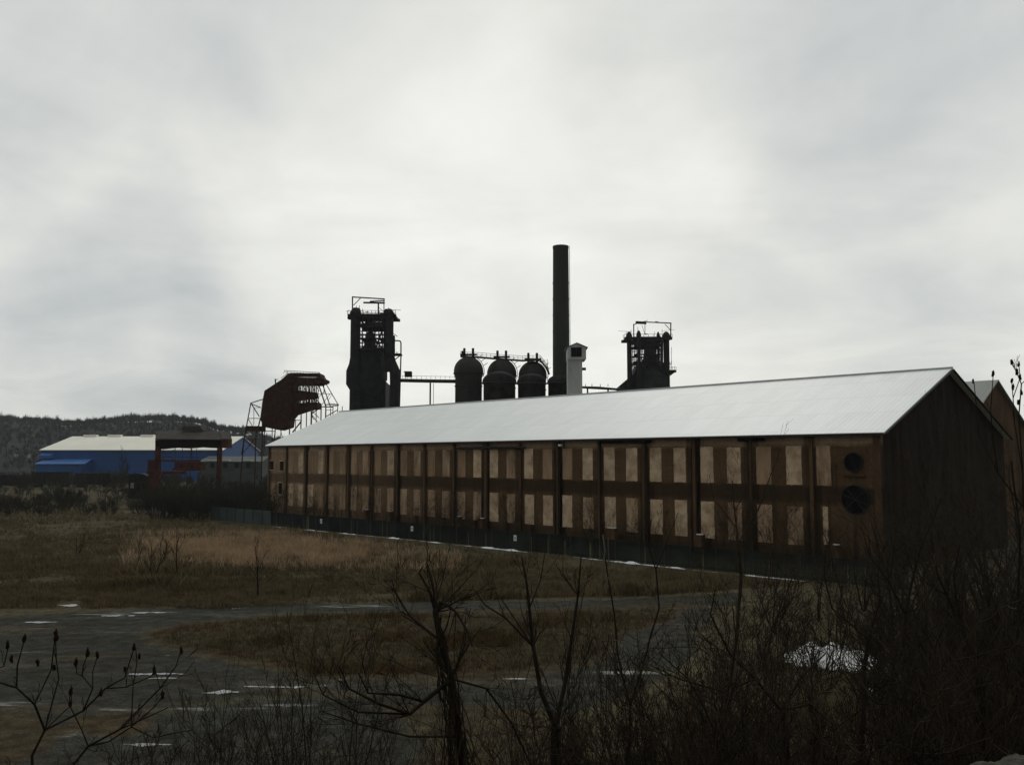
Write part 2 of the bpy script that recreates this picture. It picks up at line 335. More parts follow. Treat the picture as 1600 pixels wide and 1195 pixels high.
# puddles
m = bpy.data.materials.new('puddle'); m.use_nodes = True; b = m.node_tree.nodes['Principled BSDF']; b.inputs['Base Color'].default_value = (.02, .022, .02, 1); b.inputs['Roughness'].default_value = .06; b.inputs['Specular IOR Level'].default_value = .6
_n = m.node_tree.nodes.new('ShaderNodeTexNoise'); _n.inputs['Scale'].default_value = 2.5; _b = m.node_tree.nodes.new('ShaderNodeBump'); _b.inputs['Strength'].default_value = .06; _b.inputs['Distance'].default_value = .05
m.node_tree.links.new(_n.outputs[0], _b.inputs['Height']); m.node_tree.links.new(_b.outputs[0], b.inputs['Normal']); M['puddle'] = m
def puddle(cx, cy, rx, ry, k, z=.03):
    g = G(cx, cy); g2 = G(cx+rx, cy); g3 = G(cx, cy+ry); ax = g2.x-g.x; ay = g.y-g3.y; top, bot = [], []; n_ = 90
    for i in range(n_+1):                      # a ragged streak of water: upper and lower edge wander separately
        u = -1+2*i/n_; w0 = math.sqrt(max(0, 1-u*u)); x = g.x+ax*u
        mid = ay*.9*fbm(x, k*3.3, .5, k); th = w0*ay*max(.02, .55+1.5*fbm(x, k*5.1, .9, k+.5))
        top.append((x, g.y+mid+th*(1+.5*fbm(x, 1., 3, k)), z)); bot.append((x, g.y+mid-th*(1+.5*fbm(x, 2., 3, k+3)), z))
    mb = MB(); mb.v = top+bot; m_ = n_+1
    mb.f = [(m_+i, m_+i+1, i+1, i) for i in range(n_)]; tag(mb.build('puddle', 'puddle'), None, None, kind='structure')
for k, a in enumerate([(92, 946, 30, 1.6), (185, 962, 26, 1.3), (240, 957, 36, 1.0), (350, 951, 26, 1.0), (262, 1025, 18, 1.0),
        (245, 1053, 44, 2.0), (262, 1060, 30, 1.2), (345, 1082, 28, 2.2), (445, 1073, 66, 1.9), (222, 1164, 46, 1.7), (530, 1062, 18, 1.0), (808, 1061, 26, .8), (60, 972, 30, 1.0)]):
    puddle(*a, k+1)

# ------------------------------------------------------------------ far hill with bare woods
HX = [(-400, 640), (-150, 650), (0, 661), (50, 661), (100, 667), (150, 664), (200, 661), (260, 658), (310, 662), (345, 674), (385, 678), (420, 690), (470, 703), (560, 712)]
HD = 1000.
def hill_top(px):
    for (a, ya), (b2, yb) in zip(HX, HX[1:]):
        if a <= px <= b2: return ya+(yb-ya)*(px-a)/(b2-a)
    return HX[-1][1] if px > HX[-1][0] else HX[0][1]
def hill_z(x, y):
    # height at the crest for this bearing, sloping down to its foot
    px = 800+F*x/y; top = P(px, hill_top(px), HD).z
    t = (y-640)/(HD-640)
    if t <= 0: return -1
    if t <= 1: return max(-1, top*(1-(1-t)**1.5))
    return top*max(-.1, 1-(t-1)*.35)
mb = MB(); nx_, ny_ = 90, 34
for j in range(ny_):
    y = 600+j*30
    for i in range(nx_):
        px = -420+i*11.6; x = (px-800)/F*y; mb.v.append((x, y, hill_z(x, y)+(2.5*fbm(x, y, .012) if y > 660 else 0)))
mb.f = [(j*nx_+i, j*nx_+i+1, (j+1)*nx_+i+1, (j+1)*nx_+i) for j in range(ny_-1) for i in range(nx_-1)]
mat('hill_soil', (.046, .050, .048), .95, .4, .02, spec=0)
tag(mb.build('hill', 'hill_soil', smooth=True), None, None, kind='structure')
vs, fs = [], []
def far_tree(x, y, z, h, nb):
    o = Vector((x, y, z)); cw = h*rng.uniform(.28, .45)
    def tri(a, b2, w_):
        k = len(vs); vs.extend([(a.x-w_, a.y, a.z), (a.x+w_, a.y, a.z), (b2.x, b2.y, b2.z)]); fs.append((k, k+1, k+2))
    tri(o-Vector((0, 0, 1)), o+Vector((0, 0, h*.8)), h*.022)
    for _ in range(nb):
        a = rng.uniform(0, 6.28); r = cw*math.sqrt(rng.random()); zt = h*(.45+.55*rng.random()*math.sqrt(max(0, 1-(r/cw)**2))+.0)
        tip = o+Vector((math.cos(a)*r, math.sin(a)*r, zt)); base = o+Vector((math.cos(a)*r*.35, math.sin(a)*r*.35, zt*rng.uniform(.45, .75)))
        tri(base, tip, rng.uniform(.10, .28))
for i in range(3600):
    px = rng.uniform(-250, 520); y = rng.uniform(625, HD+15) if i % 3 else HD+rng.uniform(-12, 15); x = (px-800)/F*y
    z = hill_z(x, y)
    if z < -.5: continue
    z = max(z, 0)
    far_tree(x, y, z, rng.uniform(5, 10)*(1.35 if fbm(x, y, .02, 3) > .12 else 1) + (3 if rng.random() < .06 else 0), 26 if i % 3 else 60)
mb = MB(); mb.v = vs; mb.f = fs
tag(mb.build('hillside_woods', 'wood_far'), 'bare grey winter woods covering the distant hill', 'woods', kind='stuff')
def house(px, py, w_, h_, label, Y=None):
    Y = Y or HD-10; p = P(px, py, Y); zb = p.z-h_; b = thing('hillside_house', label, 'house', (p.x, p.y, zb), group='houses on the far hill')
    MB().box((p.x, p.y, zb+h_/2-2), (w_, 8, h_+4)).build('wall', 'house_wall', b)
    a = [(p.x-w_/2-.4, p.y-4.5, zb+h_), (p.x+w_/2+.4, p.y-4.5, zb+h_), (p.x+w_/2+.4, p.y, zb+h_+2.6), (p.x-w_/2-.4, p.y, zb+h_+2.6), (p.x+w_/2+.4, p.y+4.5, zb+h_), (p.x-w_/2-.4, p.y+4.5, zb+h_)]
    MB().add(a, [(0, 1, 2, 3), (3, 2, 4, 5), (0, 3, 5), (1, 4, 2), (0, 5, 4, 1)]).build('roof', 'house_roof', b)
house(2, 664, 7, 6, 'pale house at the far left edge of the hilltop', HD-60)
house(18, 661, 9, 5, 'pale hilltop house second from the left edge', HD-45)
house(44, 664, 8, 4, 'small pale house left of the long house on the hilltop', HD-45)
house(70, 663, 20, 6, 'long low pale house on the bare stretch of the hilltop', HD-30)
house(3, 700, 10, 8, 'pale house low on the hillside at the left edge', 820)
house(21, 707, 8, 4, 'small pale house on the lower hillside above the wagons', 800)
house(33, 715, 17, 5, 'brownish house with pale roof at the foot of the hill', 700)
def pole_lamp(px, py, label):
    p = P(px, py, HD); b = thing('street_lamp', label, 'street lamp', (p.x, p.y, p.z-14), group='lamp posts on the hilltop')
    MB().bar((p.x, p.y, p.z-14), (p.x, p.y, p.z), .4).build('pole', 'grey_clad', b); MB().box((p.x, p.y, p.z+.4), (2.4, 1, .9)).build('lamp_head', 'grey_clad', b)
pole_lamp(91, 654, 'taller lamp post with a wide head on the hilltop skyline'); pole_lamp(78, 654, 'faint lamp post left of the wide-headed one on the hilltop')

# ------------------------------------------------------------------ long brick warehouse
C0 = G(1383, 889.5)
d = raydir(-497, 716); U = Vector((d.x, d.y, 0)).normalized(); V = Vector((U.y, -U.x, 0))
def lsolve(px):
    r = raydir(px, 700); k = r.x/r.y   # (C0.x+uU.x) = k (C0.y+uU.y)
    return (k*C0.y-C0.x)/(U.x-k*U.y)
LEN = lsolve(421); EAVE = 13.75; RIDGE = 21.1; HW = 17.0; BAY = LEN/17
print('LEN', LEN, 'BAY', BAY, 'C0', C0)
def W(u, v, z): return Vector((C0.x+U.x*u+V.x*v, C0.y+U.y*u+V.y*v, z))
def brick_mat():
    m = bpy.data.materials.new('brick'); m.use_nodes = True; t = m.node_tree; b = t.nodes['Principled BSDF']; n = t.nodes.new; l = t.links.new
    def mm(op, a, b2=None, c=None, clamp=False):
        k = n('ShaderNodeMath'); k.operation = op; k.use_clamp = clamp
        for i, v in enumerate((a, b2, c)):
            if v is None: continue
            if isinstance(v, (int, float)): k.inputs[i].default_value = v
            else: l(v, k.inputs[i])
        return k.outputs[0]
    def mrng(x, a, b2, c, d_):
        k = n('ShaderNodeMapRange'); k.interpolation_type = 'SMOOTHSTEP'
        for i, v in enumerate((a, b2, c, d_)): k.inputs[i+1].default_value = v
        l(x, k.inputs[0]); return k.outputs[0]
    tc = n('ShaderNodeTexCoord'); rot = n('ShaderNodeMapping'); rot.inputs['Rotation'].default_value = (0, 0, -math.atan2(U.y, U.x)); l(tc.outputs['Object'], rot.inputs[0])
    s = n('ShaderNodeSeparateXYZ'); l(rot.outputs[0], s.inputs[0]); u, z = s.outputs[0], s.outputs[2]
    def noise(sx, sz, det=6, seed=0):
        c = n('ShaderNodeCombineXYZ'); l(mm('MULTIPLY', u, sx), c.inputs[0]); l(mm('MULTIPLY', z, sz), c.inputs[2]); c.inputs[1].default_value = seed
        k = n('ShaderNodeTexNoise'); k.inputs['Scale'].default_value = 1; k.inputs['Detail'].default_value = det; k.inputs['Roughness'].default_value = .6; l(c.outputs[0], k.inputs[0]); return k.outputs[0]
    big = noise(.12, .25, 6, 1); streak = noise(1.3, .10, 5, 4); fine = noise(5, 9, 4, 7)
    course = noise(.3, 4.0, 4, 12)
    wob = mm('MULTIPLY_ADD', noise(.6, .6, 4, 20), .9, -.45)
    zz_ = mm('ADD', z, wob)
    band = mm('MULTIPLY', mrng(zz_, 5.9, 6.6, 0, 1), mrng(zz_, 7.8, 8.35, 1, 0))
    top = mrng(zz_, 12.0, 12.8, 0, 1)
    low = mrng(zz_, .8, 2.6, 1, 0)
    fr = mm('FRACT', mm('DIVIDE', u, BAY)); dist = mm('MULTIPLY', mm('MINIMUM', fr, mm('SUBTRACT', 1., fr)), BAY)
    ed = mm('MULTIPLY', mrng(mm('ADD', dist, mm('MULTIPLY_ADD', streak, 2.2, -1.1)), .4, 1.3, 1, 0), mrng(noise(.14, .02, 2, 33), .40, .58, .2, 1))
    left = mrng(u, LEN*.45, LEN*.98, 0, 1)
    k = mm('MULTIPLY_ADD', big, .9, .55)
    k = mm('MULTIPLY', k, mm('MULTIPLY_ADD', streak, .7, .65)); k = mm('MULTIPLY', k, mm('MULTIPLY_ADD', fine, .5, .75)); k = mm('MULTIPLY', k, mm('MULTIPLY_ADD', course, .7, .65))
    k = mm('MULTIPLY', k, mm('SUBTRACT', 1., mm('MULTIPLY', band, .55)))
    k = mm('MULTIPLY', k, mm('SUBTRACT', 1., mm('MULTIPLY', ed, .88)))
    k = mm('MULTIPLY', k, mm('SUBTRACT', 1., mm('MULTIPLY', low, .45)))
    st2 = mm('MULTIPLY', mrng(noise(.55, .07, 6, 51), .50, .66, 0, 1), mrng(zz_, 3.0, 9.5, 1, .15)); k = mm('MULTIPLY', k, mm('SUBTRACT', 1., mm('MULTIPLY', st2, .7)))
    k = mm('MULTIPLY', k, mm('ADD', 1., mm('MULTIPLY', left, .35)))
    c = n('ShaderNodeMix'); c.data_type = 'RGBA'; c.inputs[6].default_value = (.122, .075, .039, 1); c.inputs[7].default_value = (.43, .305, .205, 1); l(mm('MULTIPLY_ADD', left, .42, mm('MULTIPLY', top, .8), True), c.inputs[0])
    v = n('ShaderNodeVectorMath'); v.operation = 'SCALE'; l(c.outputs[2], v.inputs[0]); l(k, v.inputs['Scale'])
    bk = n('ShaderNodeTexBrick'); bk.inputs['Scale'].default_value = 1; bk.inputs['Brick Width'].default_value = .24; bk.inputs['Row Height'].default_value = .08; bk.inputs['Mortar Size'].default_value = .008
    bk.inputs['Color1'].default_value = (1, 1, 1, 1); bk.inputs['Color2'].default_value = (.72, .72, .72, 1); bk.inputs['Mortar'].default_value = (.6, .6, .6, 1)
    bc = n('ShaderNodeCombineXYZ'); l(u, bc.inputs[0]); l(z, bc.inputs[1]); l(bc.outputs[0], bk.inputs[0])
    q = n('ShaderNodeVectorMath'); q.operation = 'MULTIPLY'; l(v.outputs[0], q.inputs[0]); l(bk.outputs[0], q.inputs[1]); l(q.outputs[0], b.inputs['Base Color'])
    b.inputs['Roughness'].default_value = .95; b.inputs['Specular IOR Level'].default_value = .1
    M['brick'] = m
    m2 = m.copy(); M['infill'] = m2
brick_mat()
mat('infill', (.68, .53, .37), .95, .0, .55, c2=(.26, .175, .105), spec=.1, stretch=(.8, .8, .9), fine=14)
mat('infill_stained', (.50, .36, .235), .95, .0, .5, c2=(.10, .062, .034), spec=.1, stretch=(1.2, 1.2, .45), fine=14)
mat('infill_faded', (.42, .29, .185), .95, .0, .4, c2=(.17, .11, .062), spec=.1, stretch=(1.3, 1.3, .4), fine=14)
mat('pilaster_brick', (.088, .053, .028), .95, .5, .25, spec=.1, stretch=(1, 1, .35))
mat('gable_dark', (.020, .014, .010), .95, .75, .8, spec=.08, stretch=(1, 1, .2))  # gable ends, far darker than the brick front, with vertical streaks
roof_mat('white_roof', (.88, .92, .93), .5, U.x, U.y, .16)
roof_mat('grey_roof', (.24, .26, .24), .6, U.x, U.y, .3)
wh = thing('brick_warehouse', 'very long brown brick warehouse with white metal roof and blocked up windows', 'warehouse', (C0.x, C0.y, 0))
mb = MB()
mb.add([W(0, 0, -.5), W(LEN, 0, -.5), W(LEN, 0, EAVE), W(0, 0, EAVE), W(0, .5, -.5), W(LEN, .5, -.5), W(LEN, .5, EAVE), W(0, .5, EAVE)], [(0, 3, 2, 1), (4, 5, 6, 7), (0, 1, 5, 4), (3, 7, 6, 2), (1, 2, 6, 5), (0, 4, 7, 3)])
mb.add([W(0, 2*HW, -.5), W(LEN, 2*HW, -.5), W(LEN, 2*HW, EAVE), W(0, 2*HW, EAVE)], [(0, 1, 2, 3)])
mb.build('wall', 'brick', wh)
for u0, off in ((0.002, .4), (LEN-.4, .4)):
    MB().prism([W(u0, .502, -.5), W(u0, 2*HW-.01, -.5), W(u0, 2*HW-.01, EAVE), W(u0, HW, RIDGE-.12), W(u0, .502, EAVE)], U*off).build('gable_wall', 'gable_dark', wh)
# roof slabs: front and back
OV = .7; dz = (RIDGE-EAVE)/HW*OV
for sgn in (0, 1):
    v0 = -OV if sgn == 0 else 2*HW+OV
    a = [W(-.7, v0, EAVE-dz), W(LEN+.7, v0, EAVE-dz), W(LEN+.7, HW, RIDGE), W(-.7, HW, RIDGE)]
    MB().box8([p for p in a]+[p+Vector((0, 0, .16)) for p in a]).build('roof', 'white_roof', wh)
MB().bar(W(-.72, HW, RIDGE+.2), W(LEN+.72, HW, RIDGE+.2), .14, .5).build('ridge_cap', 'ridge_cap', wh)
MB().bar(W(-.7, -.85, EAVE-dz-.02), W(LEN+.7, -.85, EAVE-dz-.02), .22, .26).build('gutter', 'gutter', wh)
for v0, s_ in ((-OV, 1), (2*HW+OV, -1)):
    MB().bar(W(-.78, v0, EAVE-dz-.05), W(-.78, HW, RIDGE-.05), .1, .3).build('bargeboard', 'gutter', wh)
for i in range(1, 17):
    wdt = .40 if i not in (4, 8, 14) else .60
    MB().box(W(i*BAY, -.14, EAVE/2-.25), (wdt, .28, EAVE-.5), U, V).build('pilaster', 'pilaster_brick', wh)
MB().box(W(.35, -.14, EAVE/2-.25), (.66, .28, EAVE-.5), U, V).build('pilaster', 'pilaster_brick', wh)
MB().box(W(LEN-.3, -.14, EAVE/2-.25), (.56, .28, EAVE-.5), U, V).build('pilaster', 'pilaster_brick', wh)
r2 = random.Random(3)
def infill(u0, u1, z0, z1):
    q_ = r2.random(); far_ = u0/LEN
    m_i = ('infill_faded' if q_ < .5 else 'infill_stained' if q_ < .75 else 'infill') if far_ > .5 else ('infill_stained' if q_ < .28 else 'infill_faded' if q_ < .38 else 'infill')
    if z0 < 5 and r2.random() < .35: m_i = 'infill_stained'
    s_ = r2.uniform(-.06, .06); u0 += s_+r2.uniform(-.06, .06); u1 += s_; z1 += r2.uniform(-.12, .08)
    # ragged-edged patch of rendered infill, 4 cm proud of the brickwork
    n_ = 10; pts = []
    for k in range(n_+1): pts.append((u0+(u1-u0)*k/n_, z0+r2.uniform(-.03, .03)))
    for k in range(1, n_+1): pts.append((u1+r2.uniform(-.03, .03), z0+(z1-z0)*k/n_))
    for k in range(1, n_+1): pts.append((u1-(u1-u0)*k/n_, z1+r2.uniform(-.03, .03)))
    for k in range(1, n_): pts.append((u0+r2.uniform(-.03, .03), z1-(z1-z0)*k/n_))
    MB().prism([W(a, -.04, b_) for a, b_ in pts], V*.039).build('blocked_window', m_i, wh)
for i in range(16):
    for j, (a, b_) in enumerate(((.165, .405), (.655, .90))):
        if i == 0 and j == 0: continue
        if i == 0: a, b_ = .72, .93
        infill((i+a)*BAY, (i+b_)*BAY, 8.15, 12.35)
        if i: infill((i+a)*BAY, (i+b_)*BAY, 1.75, 5.95)
infill(.78*BAY, .86*BAY, 2.0, 5.9)
# small dark windows in the far end bay
for (px, zc, ww, hh) in ((425.7, 9.6, 1.0, 1.7), (441, 9.5, 1.3, 1.8), (439.5, 5.0, 1.2, 2.2)):
    u_ = lsolve(px); wn = MB().box(W(u_, -.03, zc), (ww, .06, hh), U, V).build('window', 'black_void', wh)
    MB().box(W(u_, -.12, zc+hh/2+.12), (ww+.3, .22, .16), U, V).box(W(u_, -.12, zc-hh/2-.1), (ww+.3, .22, .12), U, V).build('frame', 'infill', wn)
# two round fan openings at the near end
for (px, zc, rad_) in ((1334, 10.6, .98), (1335, 6.8, 1.48)):
    u_ = lsolve(px); c = W(u_, 0, zc)
    ring = MB(); pts = [c-V*.22+U*math.cos(t)*rad_+Vector((0, 0, math.sin(t)*rad_)) for t in [2*math.pi*k/36 for k in range(37)]]
    ring.tube(pts, .07, 6); ring_o = ring.build('round_opening', 'gutter', wh, smooth=True)
    disc = [c-V*.06+U*math.cos(t)*rad_+Vector((0, 0, math.sin(t)*rad_)) for t in [2*math.pi*k/36 for k in range(36)]]
    MB().prism(disc, V*.058).build('dark_hole', 'black_void', ring_o)
    bars = MB()
    for t in ((.35, .9, 2.4) if rad_ > 1 else (1.2,)):
        e = U*math.cos(t)*rad_+Vector((0, 0, math.sin(t)*rad_)); bars.bar(c-V*.16-e, c-V*.16+e, .07)
    bars.build('fan_bar', 'soot_steel', ring_o)
MB().box(W(lsolve(1334), -.16, 9.25), (2.3, .3, .12), U, V).build('sill', 'pilaster_brick', wh)
# ladder, conduit, sagging gutter pieces, downpipes
lad = MB(); ua = lsolve(1301)
for du_ in (0, .42): lad.bar(W(ua-du_, -.25, 7.4), W(ua-du_, -.25, 10.4), .05)
for k in range(10): lad.bar(W(ua, -.25, 7.5+k*.3), W(ua-.42, -.25, 7.5+k*.3), .04)
lad.bar(W(ua, -.25, 10.4), W(ua-1.6, -.25, 10.6), .05); lad.build('ladder', 'soot_steel', wh)
MB().tube([W(lsolve(716)-.2, -.5, 12.55), W(lsolve(765), -.5, 12.6), W(lsolve(824), -.5, 12.55)], .17, 8).build('pipe', 'soot_steel', wh, smooth=True)
for a, b_ in ((943, 1019), (1157, 1197)):
    MB().box(W((lsolve(a)+lsolve(b_))/2, -.42, EAVE-.62), (lsolve(a)-lsolve(b_), .34, .42), U, V).build('fallen_gutter', 'black_void', wh)
for px in (716, 878, 943.5, 1014, 584, 1176):
    u_ = lsolve(px)+.42
    MB().tube([W(u_, -.7, EAVE-.5), W(u_, -.38, EAVE-1.0), W(u_, -.38, .3)], .08, 6).build('downpipe', 'bark_far', wh, smooth=True)
MB().box(W(lsolve(880), -.55, EAVE-.95), (.5, .35, .3), U, V).build('lamp', 'sign_white', wh)

# second gabled building beyond the first
c2 = 46.0; u2 = 4.8; w2 = thing('gabled_shed', 'grey roofed brick shed just behind the right gable of the long warehouse', 'shed', tuple(W(u2, c2, 0)))
h2, e2, hw2 = 21.8, 15.0, 12.0
for u0, off in ((u2, .4), (u2+70, .4)):
    MB().prism([W(u0, c2-hw2+.1, -.5), W(u0, c2+hw2-.1, -.5), W(u0, c2+hw2-.1, e2), W(u0, c2, h2-.1), W(u0, c2-hw2+.1, e2)], U*off).build('gable_wall', 'pilaster_brick', w2)
mb = MB()
for vv in (c2-hw2+.1, c2+hw2-.5): mb.prism([W(u2+.41, vv, -.5), W(u2+69.9, vv, -.5), W(u2+69.9, vv, e2), W(u2+.41, vv, e2)], V*.4)
mb.build('wall', 'pilaster_brick', w2)
for s_ in (-1, 1):
    a = [W(u2-.5, c2+s_*(hw2+.5), e2-.28), W(u2+70.5, c2+s_*(hw2+.5), e2-.28), W(u2+70.5, c2, h2), W(u2-.5, c2, h2)]
    MB().box8(a+[p+Vector((0, 0, .15)) for p in a]).build('roof', 'grey_roof', w2)

# ------------------------------------------------------------------ blast furnaces
def zf(ox, oy, s, D):            # magnified-crop coordinates -> a point at distance D (+ dy)
    return lambda x, y, dy=0: P(ox+x/s, oy+y/s, D+dy)
def furnace_left():
    D = 232.; Z = zf(520, 440, 5.69, D); m = D/F/5.69     # metres per crop unit
    base = G(585, 716+66); t = thing('blast_furnace', 'taller dark blast furnace on the left with angular crane frame on top', 'blast furnace', (Z(370, 700).x, D, 0), group='blast furnaces')
    def col(x, y0, r, dy, top=True, name='uptake_pipe', zb=0):
        a = Z(x, y0, dy); o = MB().lathe((a.x, a.y, 0), [(r, zb), (r, a.z)], 18).build(name, 'soot_steel', t, smooth=True)
        if top:
            MB().lathe((a.x, a.y, a.z), [(r*1.18, 0), (r*1.18, .5), (r*1.0, .8), (r*.85, 1.2), (r*.45, 1.7), (.05, 1.8)], 14).build('cap', 'soot_steel', o, smooth=True)
    col(203, 290, 44*m, 0); col(500, 300, 42*m, 0, zb=Z(0, 800).z); col(228, 290, 22*m, 7); col(472, 300, 20*m, 7, zb=Z(0, 860).z)
    # furnace shaft, tapering, then the wide bosh and cast house
    c = Z(330, 600, 3.5); zt = Z(0, 640).z; zb = Z(0, 880).z
    MB().lathe((c.x, c.y, 0), [(3.6, 0), (3.6, zb-4), (4.4, zb), (4.1, zt), (1.6, zt+2.5), (1.0, zt+6)], 24).build('shaft', 'soot_steel', t, smooth=True)
    # bulging left downcomer bend and dust pipe
    pl = [Z(200, 640), Z(190, 740), Z(170, 800), Z(168, 900), Z(205, 960), Z(225, 1000)]
    MB().tube(pl+[Vector((Z(225, 0).x, D, 0))], [40*m, 48*m, 52*m, 52*m, 48*m, 44*m, 44*m], 16).build('downcomer', 'soot_steel', t, smooth=True)
    pr = [Z(500, 640), Z(520, 720), Z(552, 800), Z(556, 900)]
    MB().tube(pr+[Vector((Z(548, 0).x, D, 0))], [38*m, 44*m, 48*m, 49*m, 49*m], 16).build('downcomer', 'soot_steel', t, smooth=True)
    # cast house block between
    a, b_ = Z(230, 720), Z(470, 1110)
    MB().prism([Z(185, 960, 2), Z(230, 860, 2), Z(330, 830, 2), Z(430, 860, 2), Z(470, 900, 2), Vector((Z(470, 0).x, D+2, 0)), Vector((Z(180, 0).x, D+2, 0))], (0, 9, 0)).build('cast_house', 'soot_steel', t)
    MB().prism([Z(200, 640, 1), Z(400, 640, 1), Z(405, 740, 1), Z(440, 860, 1), Z(190, 860, 1)], (0, 5, 0)).build('shaft_casing', 'soot_steel', t)
    # rings of platforms with rails
    for (y, x0, x1, th) in ((305, 140, 565, 22), (395, 240, 460, 26), (510, 240, 470, 12), (600, 200, 470, 18), (330, 250, 470, 12)):
        p, q = Z(x0, y), Z(x1, y); mb = MB(); mb.box(((p.x+q.x)/2, D-.6, p.z), (q.x-p.x, 1.6, th*m)); mb.box(((p.x+q.x)/2, D+7.4, p.z), (q.x-p.x, 1.4, th*m)); mb.box((p.x+1, D+3.5, p.z), (1.6, 6.4, th*m*.9)); mb.box((q.x-1, D+3.5, p.z), (1.6, 6.4, th*m*.9))
        for k in range(13):
            xx = p.x+(q.x-p.x)*k/12; mb.bar((xx, D-1.4, p.z), (xx, D-1.4, p.z+1.2), .1)
        for h in (.65, 1.2): mb.bar((p.x, D-1.4, p.z+h), (q.x, D-1.4, p.z+h), .09)
        mb.build('platform', 'soot_steel', t)
    # lattice steelwork between the uptakes
    mb = MB()
    for x in (262, 300, 345, 375, 410, 440):
        for dy in (-1, 8): mb.bar(Z(x, 310, dy), Z(x, 640, dy), rng.uniform(4, 12)*m)
    for y in (440, 470, 500, 540, 575): mb.bar(Z(245, y, -1), Z(465, y, -1), rng.uniform(4, 9)*m); mb.bar(Z(245, y+5, 8), Z(465, y+5, 8), rng.uniform(3, 6)*m)
    for (x0, y0, x1, y1) in ((250, 600, 345, 500), (345, 600, 250, 500), (300, 420, 440, 600), (440, 420, 375, 600), (250, 350, 340, 440), (410, 640, 440, 800), (440, 640, 410, 800)):
        mb.bar(Z(x0, y0), Z(x1, y1), 7*m); mb.bar(Z(x0+8, y0, 7), Z(x1+8, y1, 7), 7*m)
    mb.build('steelwork', 'soot_steel', t)
    # bell top and hoist gear
    mb = MB(); mb.lathe(Z(340, 440, 3), [(2.2, 0), (2.2, .7), (1.1, 1.4), (.7, 3)], 16); mb.lathe(Z(340, 400, 3), [(3, 0), (3, .5), (.7, 1.0)], 16); mb.build('furnace_top', 'soot_steel', t, smooth=True)
    # crane frame
    mb = MB()
    for dy in (0, 4):
        mb.bar(Z(175, 295, dy), Z(175, 133, dy), 10*m); mb.bar(Z(172, 137, dy), Z(462, 155, dy), 10*m); mb.bar(Z(250, 143, dy), Z(183, 212, dy), 6*m)
        mb.bar(Z(405, 300, dy), Z(405, 190, dy), 12*m); mb.bar(Z(455, 290, dy), Z(455, 155, dy), 7*m); mb.bar(Z(410, 230, dy), Z(452, 270, dy), 4*m)
    for x, y in ((175, 137), (300, 145), (455, 155)): mb.bar(Z(x, y, 0), Z(x, y, 4), 8*m)
    mb.bar(Z(272, 187, 2), Z(462, 190, 2), 14*m); mb.bar(Z(330, 176, 2), Z(462, 170, 2), 10*m); mb.build('crane_frame', 'soot_steel', t)
    mb = MB()
    for (x, y0, y1) in ((210, 215, 260), (237, 212, 255), (495, 230, 280), (148, 288, 320), (560, 290, 320), (265, 240, 290)): mb.bar(Z(x, y0), Z(x, y1), 4*m)
    mb.bar(Z(118, 266), Z(165, 256), 3*m); mb.bar(Z(490, 248), Z(606, 253), 3*m); mb.bar(Z(190, 240), Z(265, 262), 4*m); mb.bar(Z(420, 282), Z(500, 284), 8*m); mb.bar(Z(290, 272), Z(318, 272), 8*m)
    mb.box(Z(150, 325), (28*m, 2, 20*m)); mb.build('railing', 'soot_steel', t)
    MB().tube([Z(545, 525), Z(585, 525), Z(600, 530), Z(606, 545), Z(606, 650), Z(600, 860)], 6*m, 8).build('bleeder_pipe', 'soot_steel', t, smooth=True)
    mb = MB(); mb.box(Z(575, 650), (75*m, 3, 14*m)); mb.bar(Z(545, 700), Z(600, 655), 8*m); mb.bar(Z(535, 460), Z(575, 487), 5*m); mb.bar(Z(570, 625), Z(570, 650), 8*m); mb.lathe(Z(545, 580), [(8*m, -3), (10*m, -1), (8*m, 0), (9*m, 2), (7*m, 3)], 8); mb.build('side_gallery', 'soot_steel', t)
furnace_left()
